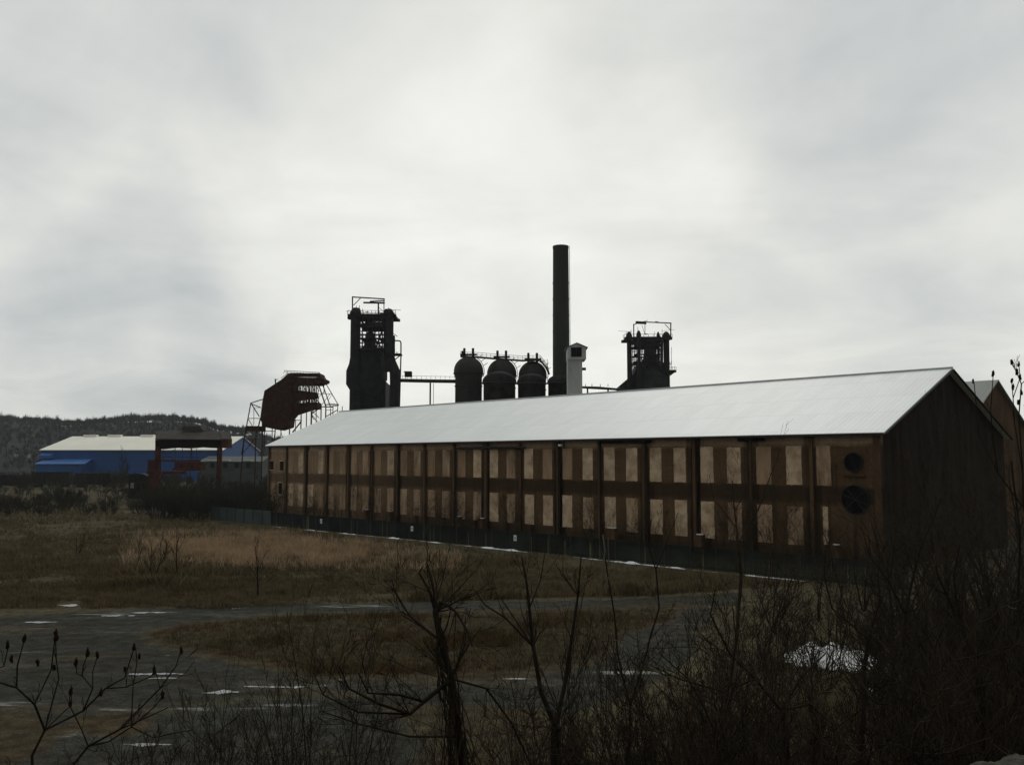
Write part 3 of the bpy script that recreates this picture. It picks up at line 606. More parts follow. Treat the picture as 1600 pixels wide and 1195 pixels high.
def furnace_right():
    D = 266.; Z = zf(930, 490, 9.19, D); m = D/F/9.19
    t = thing('blast_furnace', 'smaller looking dark blast furnace right of the tall chimney', 'blast furnace', (Z(750, 700).x, D, 0), group='blast furnaces')
    for x, y, r, dy in ((487, 345, 34, 0), (625, 330, 27, -2), (905, 345, 20, 8), (1020, 345, 44, 0)):
        a = Z(x, y, dy); r *= m; o = MB().lathe((a.x, a.y, 0), [(r, 0), (r, a.z)], 18).build('uptake_pipe', 'soot_steel', t, smooth=True)
        MB().lathe((a.x, a.y, a.z), [(r*1.3, 0), (r*1.35, .6), (r*1.1, 1.0), (r*.7, 1.6), (.05, 1.9)], 14).build('cap', 'soot_steel', o, smooth=True)
    c = Z(790, 700, 3); MB().lathe((c.x, c.y, 0), [(5.8, 0), (5.8, Z(0, 900).z), (3.8, Z(0, 760).z), (2.2, Z(0, 640).z), (1.6, Z(0, 420).z)], 24).build('shaft', 'soot_steel', t, smooth=True)
    MB().prism([Z(450, 955), Z(350, 1040), Vector((Z(330, 0).x, D, 0)), Vector((Z(880, 0).x, D, 0)), Z(880, 1030), Z(880, 800), Z(600, 740), Z(560, 860)], (0, 8, 0)).build('cast_house', 'soot_steel', t)
    MB().tube([Z(1010, 700), Z(1015, 880), Z(1030, 980), Z(1045, 1060), Vector((Z(1050, 0).x, D, 0))], [40*m, 44*m, 36*m, 34*m, 34*m], 14).build('downcomer', 'soot_steel', t, smooth=True)
    for (y, x0, x1, th) in ((360, 415, 1095, 36), (395, 540, 930, 30), (460, 560, 940, 36), (590, 560, 940, 14), (700, 545, 940, 26), (830, 900, 1150, 34)):
        p, q = Z(x0, y), Z(x1, y); mb = MB(); mb.box(((p.x+q.x)/2, D-.6, p.z), (q.x-p.x, 1.6, th*m)); mb.box(((p.x+q.x)/2, D+6.6, p.z), (q.x-p.x, 1.4, th*m)); mb.box((p.x+1, D+3, p.z), (1.4, 5.6, th*m*.9)); mb.box((q.x-1, D+3, p.z), (1.4, 5.6, th*m*.9))
        for k in range(11):
            xx = p.x+(q.x-p.x)*k/10; mb.bar((xx, D-1.4, p.z), (xx, D-1.4, p.z+1.2), .1)
        mb.bar((p.x, D-1.4, p.z+1.2), (q.x, D-1.4, p.z+1.2), .09); mb.build('platform', 'soot_steel', t)
    mb = MB()
    for x in (528, 556, 585, 665, 740, 780, 830, 870, 925, 945, 965):
        mb.bar(Z(x, 380, -1), Z(x, 980, -1), rng.uniform(5, 13)*m); mb.bar(Z(x+9, 380, 7), Z(x+9, 980, 7), rng.uniform(3, 8)*m)
    for y in (430, 510, 545, 620, 660, 760): mb.bar(Z(530, y, -1), Z(960, y, -1), rng.uniform(5, 12)*m)
    for (x0, y0, x1, y1) in ((540, 640, 660, 500), (730, 480, 900, 700), (900, 480, 730, 700), (560, 700, 700, 620), (890, 800, 970, 950), (970, 800, 890, 950), (930, 500, 970, 640)):
        mb.bar(Z(x0, y0), Z(x1, y1), 10*m); mb.bar(Z(x0, y0, 7), Z(x1, y1, 7), 8*m)
    mb.build('steelwork', 'soot_steel', t)
    mb = MB()
    for dy in (0, 4):
        mb.bar(Z(553, 350, dy), Z(553, 150, dy), 14*m); mb.bar(Z(545, 165, dy), Z(620, 130, dy), 12*m); mb.bar(Z(580, 115, dy), Z(1095, 137, dy), 14*m)
        mb.bar(Z(1085, 375, dy), Z(1085, 135, dy), 15*m); mb.bar(Z(1000, 150, dy), Z(1080, 235, dy), 8*m); mb.bar(Z(715, 310, dy), Z(715, 140, dy), 8*m); mb.bar(Z(670, 160, dy), Z(712, 300, dy), 5*m)
    mb.bar(Z(580, 132, 2), Z(735, 138, 2), 30*m, 8*m); mb.bar(Z(610, 135, 2), Z(755, 98, 2), 6*m); mb.bar(Z(860, 118, 2), Z(910, 122, 2), 12*m)
    for x in (553, 1085): mb.bar(Z(x, 150, 0), Z(x, 150, 4), 8*m)
    mb.build('crane_frame', 'soot_steel', t)
    mb = MB()
    for (x, y0, y1) in ((445, 255, 340), (515, 230, 330), (612, 190, 270), (852, 258, 330), (960, 228, 330), (935, 290, 340), (405, 300, 360), (1105, 320, 360), (1095, 480, 800)): mb.bar(Z(x, y0), Z(x, y1), 5*m)
    mb.bar(Z(330, 250), Z(525, 260), 4*m); mb.bar(Z(965, 250), Z(1140, 230), 4*m); mb.bar(Z(720, 295), Z(755, 295), 12*m); mb.tube([Z(1065, 800), Z(1065, 690), Z(1080, 740), Z(1098, 680)], 6*m, 5)
    mb.bar(Z(1040, 850), Z(1165, 825), 24*m); mb.bar(Z(1060, 900), Z(1140, 840), 10*m)
    mb.build('railing', 'soot_steel', t)
furnace_right()

# ------------------------------------------------------------------ hot blast stoves, low domed vessels, chimney
S_D = 226.; ZS = zf(690, 370, 4.425, S_D); ms = S_D/F/4.425
def stove(x, ytop, r, rc, label, sy):
    p = ZS(x, ytop); r *= ms; rc *= ms; t = thing('hot_blast_stove', label, 'stove', (p.x, S_D+sy, 0), group='three round topped stoves')
    cz = p.z-r*1.02; prof = [(rc, 0), (rc, cz-r*.42)]+[(r*math.cos(a), cz+r*1.02*math.sin(a)) for a in [R(k) for k in range(-20, 91, 8)]]
    o = MB().lathe((p.x, S_D+sy, 0), prof, 40).build('shell', 'stove_steel', t, smooth=True)
    mb = MB()
    for dz_ in (0, -3.2, -9): mb.tube([Vector((p.x+math.cos(a)*(r+.06 if dz_ > -3 else rc+.1), S_D+sy+math.sin(a)*(r+.06 if dz_ > -3 else rc+.1), cz-.5+dz_)) for a in [2*math.pi*k/32 for k in range(33)]], .12, 4)
    mb.build('band', 'soot_steel', t)
    mb = MB()
    for dx_ in (-1.1, 1.1): mb.lathe((p.x+dx_, S_D+sy, p.z-.3), [(.32, 0), (.32, 2.4), (.1, 2.5)], 8)
    mb.box((p.x, S_D+sy, p.z+.5), (4.2, 2.4, .25)); mb.build('relief_valve', 'soot_steel', t)
    mb = MB()      # ladder curving over the dome
    for off in (-.3, .3):
        mb.tube([Vector((p.x+math.cos(a)*(r+.25), S_D+sy-1.2+off, cz+math.sin(a)*(r+.25))) for a in [R(k) for k in range(-20, 80, 8)]], .07, 4)
    for a in (20, 38, 55): q = Vector((p.x+math.cos(R(a))*(r+.3), S_D+sy-1.2, cz+math.sin(R(a))*(r+.3))); mb.bar(q, q+Vector((1.0, 0, .7)), .12)
    mb.build('ladder', 'soot_steel', t)
stove(187, 828, 103, 93, 'leftmost round topped stove joined to the long pipe', 0)
stove(415, 835, 104, 96, 'middle round topped stove behind the largest low vessel', 3)
stove(632, 848, 100, 92, 'rightmost round topped stove nearest the chimney', 4)
def vessel(x, ytop, r, label):
    D = 214.; Z = zf(690, 370, 4.425, D); m = D/F/4.425; p = Z(x, ytop); r *= m
    t = thing('dust_vessel', label, 'vessel', (p.x, D, 0), group='low domed vessels before the stoves')
    prof = [(r*.93, 0), (r*.93, p.z-r*.75)]+[(r*math.cos(a), p.z-r*.62+r*.62*math.sin(a)) for a in [R(k) for k in range(0, 91, 9)]]
    MB().lathe((p.x, D, 0), prof, 32).build('shell', 'vessel_steel', t, smooth=True)
    mb = MB(); mb.tube([Vector((p.x+math.cos(a)*(r+.1), D+math.sin(a)*(r+.1), p.z-r*.7)) for a in [2*math.pi*k/32 for k in range(33)]], .16, 4); mb.build('band', 'soot_steel', t)
vessel(400, 930, 119, 'largest low domed vessel in front of the middle stove')
vessel(622, 945, 102, 'low domed vessel in front of the rightmost stove')
vessel(812, 955, 82, 'low domed vessel at the foot of the chimney')
wk = thing('roof_walkway', 'railed walkway running over the tops of the three stoves', 'walkway', (ZS(400, 840).x, S_D+2, ZS(400, 840).z))
mb = MB(); pts = [(130, 828), (250, 832), (400, 845), (560, 856), (680, 850), (720, 900), (745, 950)]
for (a, b_), (c, d_) in zip(pts, pts[1:]):
    mb.bar(ZS(a, b_, 2), ZS(c, d_, 2), 10*ms, 1.4)
mb.build('deck', 'soot_steel', wk); mb = MB()
for (a, b_), (c, d_) in zip(pts, pts[1:]):
    for h in (18, 32): mb.bar(ZS(a, b_-h, 1.3), ZS(c, d_-h, 1.3), .09)
    for k in range(5): xx, yy = a+(c-a)*k/5, b_+(d_-b_)*k/5; mb.bar(ZS(xx, yy, 1.3), ZS(xx, yy-32, 1.3), .08)
mb.box(ZS(146, 800, 1.3), (18*ms, 1, 22*ms)); mb.bar(ZS(730, 845), ZS(735, 940), .12); mb.build('railing', 'soot_steel', wk)
D = 218.; p1 = P(877, 385, D)
st = thing('chimney', 'very tall dark round chimney rising above the stoves', 'chimney', (p1.x-.15, D, 0))
mS = D/F
MB().lathe((p1.x-.15, D, 0), [(13.6*mS, 0), (13.4*mS, 30), (13.1*mS, 42), (12.3*mS, p1.z-.7), (12.7*mS, p1.z-.6), (12.7*mS, p1.z), (11.2*mS, p1.z), (11.2*mS, p1.z-6)], 40).build('shaft', 'stack_steel', st, smooth=True)
mb = MB()
for z in (22, 26, 30, 34, 38, 42, 46, 50, 54): mb.tube([Vector((p1.x-.15+math.cos(a)*13.3*mS, D+math.sin(a)*13.3*mS, z)) for a in [2*math.pi*k/32 for k in range(33)]], .06, 4)
mb.build('hoop', 'stack_steel', st)
mb = MB()
for off in (-.25, .25): mb.bar((p1.x+13.2*mS+.1, D-.5+off, 0), (p1.x+12.6*mS, D-.5+off, p1.z), .08)
mb.build('ladder', 'stack_steel', st)
# pale hoist tower
D = 172.; Z = zf(690, 370, 4.425, D); m_ = D/F/4.425
c = Z(925, 900); tw = thing('hoist_tower', 'pale clad tower with small gabled cabin beside the chimney', 'tower', (c.x, D, 0))
a, b_ = Z(873, 845), Z(972, 845)
MB().box(((a.x+b_.x)/2, D+2.0, a.z/2), (b_.x-a.x, 4, a.z)).build('shaft', 'white_clad', tw)
h0, h1, hp = Z(0, 848).z, Z(0, 765).z, Z(0, 742).z; x0, x1 = Z(866, 0).x, Z(991, 0).x
MB().prism([(x0, D-.8, h0), (x1, D-.8, h0), (x1, D-.8, h1), ((x0+x1)/2, D-.8, hp), (x0, D-.8, h1)], (0, 5.4, 0)).build('cabin', 'white_clad', tw)
a, b_ = Z(893, 833), Z(966, 768); wn = MB().box(((a.x+b_.x)/2, D-.82, (a.z+b_.z)/2), (b_.x-a.x, .1, b_.z-a.z)).build('window', 'black_void', tw)
MB().box(((a.x+b_.x)/2, D-.9, (a.z+b_.z)/2), (.12, .1, b_.z-a.z)).build('frame', 'soot_steel', wn)
for s_ in (-1, 1):
    xe = x0-.35 if s_ < 0 else x1+.35; MB().bar(Vector((xe, D+1.9, h1-.15)), Vector(((x0+x1)/2, D+1.9, hp+.12)), .16, 6.0).build('roof', 'grey_clad', tw)
MB().box((Z(978, 0).x, D+1, Z(0, 910).z), (.9, .6, .5)).build('lamp', 'soot_steel', tw)
# long overhead pipe
D = 229.; Z = zf(520, 440, 5.69, D)
pp = thing('overhead_pipe', 'long level pipe on a post between the left furnace and the stoves', 'pipe', (Z(867, 0).x, D, 0))
MB().tube([Z(600, 878), Z(850, 883), Z(1100, 886)], 16*D/F/5.69, 12).build('pipe', 'stove_steel', pp, smooth=True)
q = Z(867, 900); MB().bar((q.x, D, 0), q, 13*D/F/5.69).bar((q.x+.7, D+1.5, 0), (q.x+.7, D+1.5, q.z), .12).build('post', 'soot_steel', pp)
mb = MB()
for k in range(12): mb.bar(Z(620+k*42, 866), Z(620+k*42, 838), .07)
mb.bar(Z(610, 836), Z(1085, 845), .07); mb.build('railing', 'soot_steel', pp)
q = Z(672, 825); bx = thing('pipe_cabin', 'small dark cabin standing on the long overhead pipe', 'cabin', (q.x, D, Z(0, 862).z))
MB().box(q, (62*D/F/5.69, 1.6, 44*D/F/5.69)).build('wall', 'soot_steel', bx); MB().box(Z(668, 802), (68*D/F/5.69, 2, .15)).bar(Z(645, 848), Z(645, 866), .12).bar(Z(695, 848), Z(695, 866), .12).build('roof', 'soot_steel', bx)
D = 240.; lp = thing('conveyor_bridge', 'low dark pipe bridge between the pale tower and the right furnace', 'pipe bridge', tuple(P(945, 716, D)))
mb = MB(); mb.tube([P(908, 605, D), P(935, 606, D), P(962, 608, D), P(985, 612, D)], [.3, .38, .3, .2], 8)
for x in (915, 925, 938, 950): mb.bar(P(x, 604, D), P(x, 600, D), .15)
mb.build('pipe', 'soot_steel', lp)
mb = MB()
for x in (918, 950, 975): q = P(x, 606, D); mb.bar((q.x, q.y, 0), q, .4)
mb.build('post', 'soot_steel', lp)

# ------------------------------------------------------------------ rusty ore bridge
D = 262.; Z = zf(370, 560, 7.967, D); m_ = D/F/7.967
ob = thing('ore_bridge', 'huge rusty ore crane with hunched body on lattice legs', 'crane', (Z(500, 0).x, D, 0))
T = 7.
def zpoly(l, dy=0): return [Z(x, y, dy) for x, y in l]
MB().prism(zpoly([(345, 400), (550, 265), (640, 185), (692, 180), (692, 700), (655, 740), (640, 850), (520, 890), (330, 850), (290, 750), (320, 520)]), (0, T, 0)).build('machine_house', 'rust_dark', ob)
MB().prism(zpoly([(694, 232), (960, 240), (1040, 225), (1100, 260), (1090, 290), (1000, 322), (694, 318)]), (0, T, 0)).build('upper_girder', 'rust_dark', ob)
MB().prism(zpoly([(694, 182), (1030, 182), (1042, 222), (960, 205), (694, 204)]), (0, T, 0)).build('top_chord', 'rust_dark', ob)
MB().prism(zpoly([(694, 410), (780, 395), (1000, 425), (1010, 500), (694, 535)], 1), (0, .6, 0)).build('middle_girder', 'rust_dark', ob)
MB().prism(zpoly([(694, 560), (1000, 545), (1005, 620), (900, 632), (694, 698)], .5), (0, T-1, 0)).build('lower_girder', 'rust_dark', ob)
mb = MB()
for x in range(705, 1010, 19):
    for dy in (0, T): mb.bar(Z(x, 200, dy), Z(x+rng.uniform(-8, 8), 560, dy), rng.uniform(4, 12)*m_)
for x in range(705, 990, 54): mb.bar(Z(x, 320), Z(x+50, 410), 7*m_); mb.bar(Z(x+50, 490), Z(x, 565), 7*m_)
mb.build('truss_bars', 'rust_dark', ob)
mb = MB()      # stiffening ribs standing proud of the housing plates
for x, y0, y1 in ((345, 405, 850), (395, 375, 865), (445, 340, 878), (495, 305, 886), (550, 270, 870), (600, 232, 855), (645, 190, 840), (680, 185, 705)): mb.bar(Z(x, y0, -.15), Z(x, y1, -.15), 7*m_)
for a, b_ in (((330, 520), (690, 250)), ((310, 640), (690, 400)), ((295, 740), (690, 560)), ((345, 405), (690, 405)), ((330, 845), (690, 600))): mb.bar(Z(*a, -.3), Z(*b_, -.3), 9*m_)
mb.build('rib', 'rust_dark', ob)
mb = MB()
for dy in (0, T):
    for (x0, y0, x1, y1, wd) in ((175, 555, 320, 508, 12), (175, 555, 118, 860, 12), (175, 562, 300, 612, 12), (185, 570, 280, 722, 12), (145, 745, 290, 745, 9), (145, 755, 200, 850, 8), (212, 600, 212, 830, 6), (215, 612, 300, 612, 5),
                                 (295, 740, 250, 930, 14), (320, 760, 318, 1100, 16), (345, 850, 345, 1150, 10), (300, 850, 470, 850, 12), (320, 900, 480, 905, 10), (110, 900, 60, 1195, 12), (118, 860, 105, 960, 14), (240, 900, 232, 1195, 12), (60, 1195, 260, 960, 9), (100, 1010, 280, 1000, 8), (180, 1000, 240, 1100, 7), (440, 850, 440, 1050, 10), (480, 870, 470, 1000, 12), (540, 870, 560, 960, 8), (560, 870, 540, 960, 6),
                                 (1095, 290, 1265, 580, 10), (1060, 300, 1165, 600, 12), (1020, 330, 1110, 600, 16), (1005, 520, 1055, 600, 14), (1085, 300, 1085, 440, 8), (1010, 440, 1180, 440, 7), (1130, 560, 1250, 570, 6), (1000, 500, 1100, 400, 7), (1040, 600, 1160, 440, 6), (1140, 520, 1190, 440, 5),
                                 (1050, 600, 1200, 605, 14), (1110, 575, 1270, 575, 12), (1160, 600, 1265, 585, 10)):
        mb.bar(Z(x0, y0, dy), Z(x1, y1, dy), wd*m_*.9)
for x, y in ((175, 555), (145, 745), (1265, 580), (1110, 600), (660, 765), (800, 768), (118, 860), (1050, 600)): mb.bar(Z(x, y, 0), Z(x, y, T), 9*m_)
mb.build('lattice_frame', 'rust_dark', ob)
for (x, y) in ((660, 745), (802, 660), (868, 640), (925, 625), (1050, 600), (1108, 600), (1198, 600), (1257, 578)):
    q = Z(x, y); MB().bar(q, (q.x, q.y, 0), 12*m_ if x in (660, 802, 1050, 1108) else 8*m_).bar(q+Vector((0, T, 0)), (q.x, q.y+T, 0), 8*m_).build('leg', 'rust_dark', ob)
for x, y in ((90, 1000), (236, 1000), (318, 1000), (470, 950)):
    q = Z(x, y); MB().bar(q, (q.x-(1 if x < 100 else 0), q.y, 0), 12*m_).build('leg', 'rust_dark', ob)
mb = MB()
for (x0, y0, x1, y1, wd) in ((660, 768, 800, 768, 8), (690, 920, 800, 780, 9), (920, 695, 1050, 600, 7), (920, 690, 1000, 790, 5), (960, 620, 925, 700, 7), (925, 700, 960, 760, 6), (960, 680, 1020, 740, 5), (1110, 720, 1250, 640, 6), (1115, 640, 1190, 640, 6)):
    mb.bar(Z(x0, y0), Z(x1, y1), wd*m_); mb.bar(Z(x0+10, y0, T), Z(x1+10, y1, T), wd*m_*.7)
mb.build('brace', 'rust_dark', ob)
MB().prism(zpoly([(120, 838), (280, 840), (278, 905), (112, 900)]), (0, T, 0)).build('operator_cabin', 'rust_dark', ob)
mb = MB()
for dy in (0, T):
    mb.bar(Z(588, 150, dy), Z(1035, 175, dy), 6*m_); mb.bar(Z(600, 170, dy), Z(960, 190, dy), 5*m_)
    for k in range(12): x = 600+k*38; mb.bar(Z(x, 150+k*2, dy), Z(x-20 if k < 2 else x, 190+k, dy), 4*m_)
    mb.bar(Z(550, 245, dy), Z(640, 180, dy), 5*m_); mb.bar(Z(470, 260, dy), Z(520, 262, dy), 6*m_); mb.bar(Z(480, 255, dy), Z(482, 310, dy), 14*m_); mb.bar(Z(1030, 180, dy), Z(1110, 255, dy), 5*m_); mb.bar(Z(1060, 210, dy), Z(1108, 250, dy), 10*m_)
mb.build('railing', 'rust_dark', ob)

# ------------------------------------------------------------------ red travelling gantry with roof
D = 245.; Z = zf(220, 660, 8., D); m_ = D/F/8.
rg = thing('roofed_gantry', 'red steel gantry with flat grey roof standing before the blue shed', 'gantry', (Z(600, 0).x, D, 0))
MB().prism([Z(180, 215, -1), Z(1010, 215, -1), Z(1010, 200, -1), Z(985, 105, 5), Z(205, 105, 5), Z(180, 200, -1)], (0, 9, 0)).build('roof', 'gantry_roof', rg)
MB().prism(zpoly([(500, 95), (770, 95), (740, 45), (530, 45)], 4), (0, 4, 0)).build('roof_monitor', 'gantry_roof', rg)
MB().prism([Z(x, y) for x, y in ((180, 217), (1015, 217), (1015, 300), (880, 318), (700, 305), (520, 320), (400, 308), (240, 322), (180, 330))], (0, 7, 0)).build('crane_girder', 'black_void', rg)
MB().box(Z(1068, 265, 2), (88*m_, 4, 108*m_)).build('counterweight', 'rust_red', rg)
for x, wd, mt, dy in ((212, 46, 'rust_red', 0), (998, 34, 'rust_dark', 0), (245, 18, 'rust_red', 7), (965, 16, 'rust_dark', 7), (630, 9, 'rust_dark', 0)):
    q = Z(x, 300, dy); MB().bar(q, (q.x, q.y, 0), wd*m_).build('column', mt, rg)
mb = MB(); mb.bar(Z(90, 478), Z(745, 478), 22*m_); mb.bar(Z(80, 625), Z(560, 628), 40*m_); mb.bar(Z(150, 640), Z(290, 820), 16*m_); mb.bar(Z(290, 640), Z(180, 820), 12*m_); mb.bar(Z(240, 430), Z(990, 440), 6*m_)
for x in (280, 430, 520, 640, 700): mb.bar(Z(x, 320), Z(x, 470), 5*m_)
mb.bar(Z(240, 330), Z(430, 470), 4*m_); mb.bar(Z(430, 330), Z(240, 470), 4*m_); mb.build('beam', 'rust_red', rg)
MB().prism(zpoly([(425, 492), (745, 492), (745, 600), (560, 606), (380, 590), (420, 560)]), (0, 4, 0)).build('panel', 'rust_red', rg)
MB().prism(zpoly([(85, 500), (130, 470), (185, 480), (185, 605), (85, 600)]), (0, 4, 0)).build('stair_house', 'rust_dark', rg)
MB().prism([Z(100, 600), Z(190, 605), Vector((Z(195, 0).x, D, 0)), Vector((Z(90, 0).x, D, 0))], (0, 3, 0)).build('tower_base', 'rust_dark', rg)
mb = MB()
for x, y in ((500, 548), (640, 548)): mb.box(Z(x, y, -.05), (22*m_, .08, 26*m_))
mb.build('port_hole', 'black_void', rg)

# ------------------------------------------------------------------ blue shed
D = 430.; A = P(65, 703, D); B = P(347, 703, D); ez = A.z; rz_ = P(371, 682.5, D+31).z
bs = thing('blue_shed', 'large blue metal shed with cream roof at the foot of the wooded hill', 'shed', ((A.x+B.x)/2, D, 0))
MB().add([(A.x, D, 0), (B.x, D, 0), (B.x, D, ez), (A.x, D, ez), (A.x, D+62, 0), (B.x, D+62, 0), (B.x, D+62, ez), (A.x, D+62, ez), (B.x, D+31, rz_-.2), (A.x, D+31, rz_-.2)],
         [(0, 1, 2, 3), (1, 5, 6, 8, 2), (4, 0, 3, 9, 7), (5, 4, 7, 6)]).build('wall', 'blue_clad', bs)
for s_ in (-1, 1):
    y_ = D+31+s_*31.8; a = [Vector((A.x-.8, y_, ez-.2)), Vector((B.x+.8, y_, ez-.2)), Vector((B.x+.8, D+31, rz_)), Vector((A.x-.8, D+31, rz_))]
    MB().box8(a+[p+Vector((0, 0, .3)) for p in a]).build('roof', 'pale_roof', bs)
for px in (142, 180, 231, 290): q = P(px, 683.2, D+31); MB().box((q.x, D+31, rz_+.5), (6.5, 3, 1.3)).build('roof_vent', 'pale_roof', bs)
a, b_ = P(60, 722, D-8), P(130, 722, D-8); zt = P(0, 718, D).z
MB().prism([(a.x, D-.01, zt), (a.x, D-10, zt-2.2), (a.x, D-10, 0), (a.x, D-.01, 0)], (b_.x-a.x, 0, 0)).build('lean_to', 'blue_clad', bs)
MB().box8([Vector(p) for p in ((a.x-.5, D-10.6, zt-2.2), (b_.x+2, D-10.6, zt-2.2), (b_.x+.5, D-.05, zt+.1), (a.x-.5, D-.05, zt+.1), (a.x-.5, D-10.6, zt-1.9), (b_.x+2, D-10.6, zt-1.9), (b_.x+.5, D-.05, zt+.4), (a.x-.5, D-.05, zt+.4))]).build('canopy', 'blue_canopy', bs)
a, b_ = P(66, 711, D), P(85, 711, D); MB().box8([Vector(p) for p in ((a.x, D-3, a.z-1.5), (b_.x, D-3, a.z-1.5), (b_.x, D-.05, a.z-1.5), (a.x, D-.05, a.z-1.5), (a.x, D-3, a.z), (b_.x, D-3, a.z), (b_.x, D-.05, a.z+1), (a.x, D-.05, a.z+1))]).build('canopy', 'blue_canopy', bs)
# low grey green shed and long conveyor behind the gantry
D = 330.; a, b_ = P(312, 722, D), P(408, 722, D)
gs = thing('low_shed', 'low grey green shed with snowy roof edge right of the red gantry', 'shed', ((a.x+b_.x)/2, D, 0))
MB().box(((a.x+b_.x)/2, D+5, a.z/2), (b_.x-a.x, 10, a.z)).build('wall', 'grey_clad', gs)
q = Vector((a.x-.4, D-.4, a.z)); MB().box8([q, Vector((b_.x+.4, D-.4, a.z)), Vector((b_.x+.4, D+10.4, a.z+2.0)), Vector((a.x-.4, D+10.4, a.z+2.0)), q+Vector((0, 0, .2)), Vector((b_.x+.4, D-.4, a.z+.2)), Vector((b_.x+.4, D+10.4, a.z+2.2)), Vector((a.x-.4, D+10.4, a.z+2.2))]).build('roof', 'grey_clad', gs)
mb = MB()
for x0, x1 in ((324, 338), (342, 358), (378, 392)): u_, v_ = P(x0, 720, D), P(x1, 720, D); mb.box(((u_.x+v_.x)/2, D+1.6, a.z+.62), (v_.x-u_.x, 3, .25))
mb.build('roof_snow', 'snow', gs)
mb = MB()
for x in (332, 352, 370, 388): u_ = P(x, 727, D); mb.box((u_.x, D-.05, u_.z), (1.6, .12, 1.8))
mb.build('opening', 'wagon', gs)

# ------------------------------------------------------------------ hopper wagons
def wagon(x0, x1, ytop, ybot, D, label):
    a, b_ = P(x0, ytop, D), P(x1, ybot, D); L = b_.x-a.x; h = a.z; cx = (a.x+b_.x)/2
    t = thing('hopper_wagon', label, 'rail wagon', (cx, D, 0), group='dark rail wagons')
    MB().prism([(cx-L/2, D, h), (cx+L/2, D, h), (cx+L/2, D, h*.5), (cx+L*.36, D, 1.3), (cx-L*.36, D, 1.3), (cx-L/2, D, h*.5)], (0, 3, 0)).build('hopper', 'wagon', t)
    mb = MB()
    for k in range(9): x = cx-L*.46+L*.92*k/8; mb.bar((x, D-.06, h*.5), (x, D-.06, h-.1), .14)
    mb.bar((cx-L/2-.1, D-.08, h-.1), (cx+L/2+.1, D-.08, h-.1), .22); mb.bar((cx-L/2, D, h*.5), (cx-L/2, D, 1.0), .2); mb.bar((cx+L/2, D, h*.5), (cx+L/2, D, 1.0), .2); mb.build('ribs', 'wagon', t)
    MB().box((cx, D+1.5, 1.05), (L, 1.2, .3)).build('underframe', 'wagon', t)
    for s_ in (-1, 1):
        mb = MB()
        for dx_ in (-.9, .9): mb.tube([(cx+s_*L*.36+dx_, D+.6, .5), (cx+s_*L*.36+dx_, D+2.4, .5)], .48, 14)
        mb.build('bogie', 'wagon', t)
wagon(50, 107, 737, 754, 345., 'dark hopper wagon below the blue canopy')
wagon(-14, 40, 742, 757, 335., 'dark hopper wagon at the left edge of the yard')
wagon(118, 172, 739, 755, 345., 'dark hopper wagon in the middle of the blue shed front')
D = 250.; a, b_ = P(200, 746, D), P(231, 746, D); cs = thing('arched_hut', 'small dark hut with curved roof left of the red gantry', 'hut', ((a.x+b_.x)/2, D, 0))
W_ = b_.x-a.x; cx = (a.x+b_.x)/2; zc = a.z
MB().prism([(a.x+.2, D, 0), (b_.x-.2, D, 0), (b_.x-.2, D, zc), (a.x+.2, D, zc)], (0, 4, 0)).build('wall', 'wagon', cs)
arc = [(cx+math.cos(t)*(W_/2+.3), D-.3, zc+math.sin(t)*1.1) for t in [math.pi*k/14 for k in range(15)]]
MB().prism(arc, (0, 4.6, 0)).build('roof', 'soot_steel', cs)
MB().box((a.x+1.25, D-.03, zc*.62), (.9, .06, 1.5)).build('window', 'fence_pale', cs)
MB().box((a.x+3.6, D-.03, zc*.55), (1.9, .06, 1.7)).build('door', 'black_void', cs)

# ------------------------------------------------------------------ fences
def fence(pts, h, sp, m_s, m_p, label, cat='fence', slat=.13, gap=.30, name='slatted_fence'):
    a = Vector(pts[0]); t = thing(name, label, cat, tuple(a))
    for p, q in zip(pts, pts[1:]):
        p, q = Vector(p), Vector(q); L = (q-p).length; n = max(1, round(L/sp)); d_ = (q-p)/n; e = d_.normalized(); nn = Vector((e.y, -e.x, 0))
        for k in range(n):
            o = p+d_*k; mb = MB(); ln = d_.length; z0 = .08; c_ = int(ln/slat)
            for j in range(c_):
                if rng.random() < .04: continue
                hh = h-.06+rng.uniform(-.02, .02); mb.box(o+e*(slat*(j+.5)+.03)+Vector((0, 0, z0+hh/2)), (slat*(1-gap), .03, hh), e, nn)
            mb.box(o+d_*.5+nn*.03+Vector((0, 0, .3)), (ln, .03, .06), e, nn); mb.box(o+d_*.5+nn*.03+Vector((0, 0, h-.1)), (ln, .03, .06), e, nn)
            mb.build('fence_panel', m_s, t)
            MB().tube([o+nn*.07, o+nn*.07+Vector((0, 0, h+.12))], .05, 6).build('post', m_p, t)
    return t
fp = [G(424, 822), G(640, 842.5), G(860, 865.5), G(1080, 889), G(1300, 911), G(1420, 924)]
fence(fp, 2.25, 3.2, 'fence_slat', 'fence_post', 'long dark green slatted fence along the foot of the brick warehouse')
fence([G(232, 801), G(263, 806)], 2.0, 2.2, 'fence_pale', 'fence_post', 'short pale picket fence in the weeds left of the dark bushes', slat=.5, gap=.4, name='picket_fence')
fence([G(330, 812), G(424, 821.5)], 2.4, 3.0, 'fence_teal', 'fence_post', 'bluish panel fence between the bushes and the warehouse corner', slat=.4, gap=.06, name='panel_fence')
def on_fence(px):
    r = raydir(px, 800); k = r.x/r.y
    for p, q in zip(fp, fp[1:]):
        e = q-p; den = e.x-k*e.y
        s = (k*p.y-p.x)/den
        if 0 <= s <= 1: return p+e*s, e.normalized()
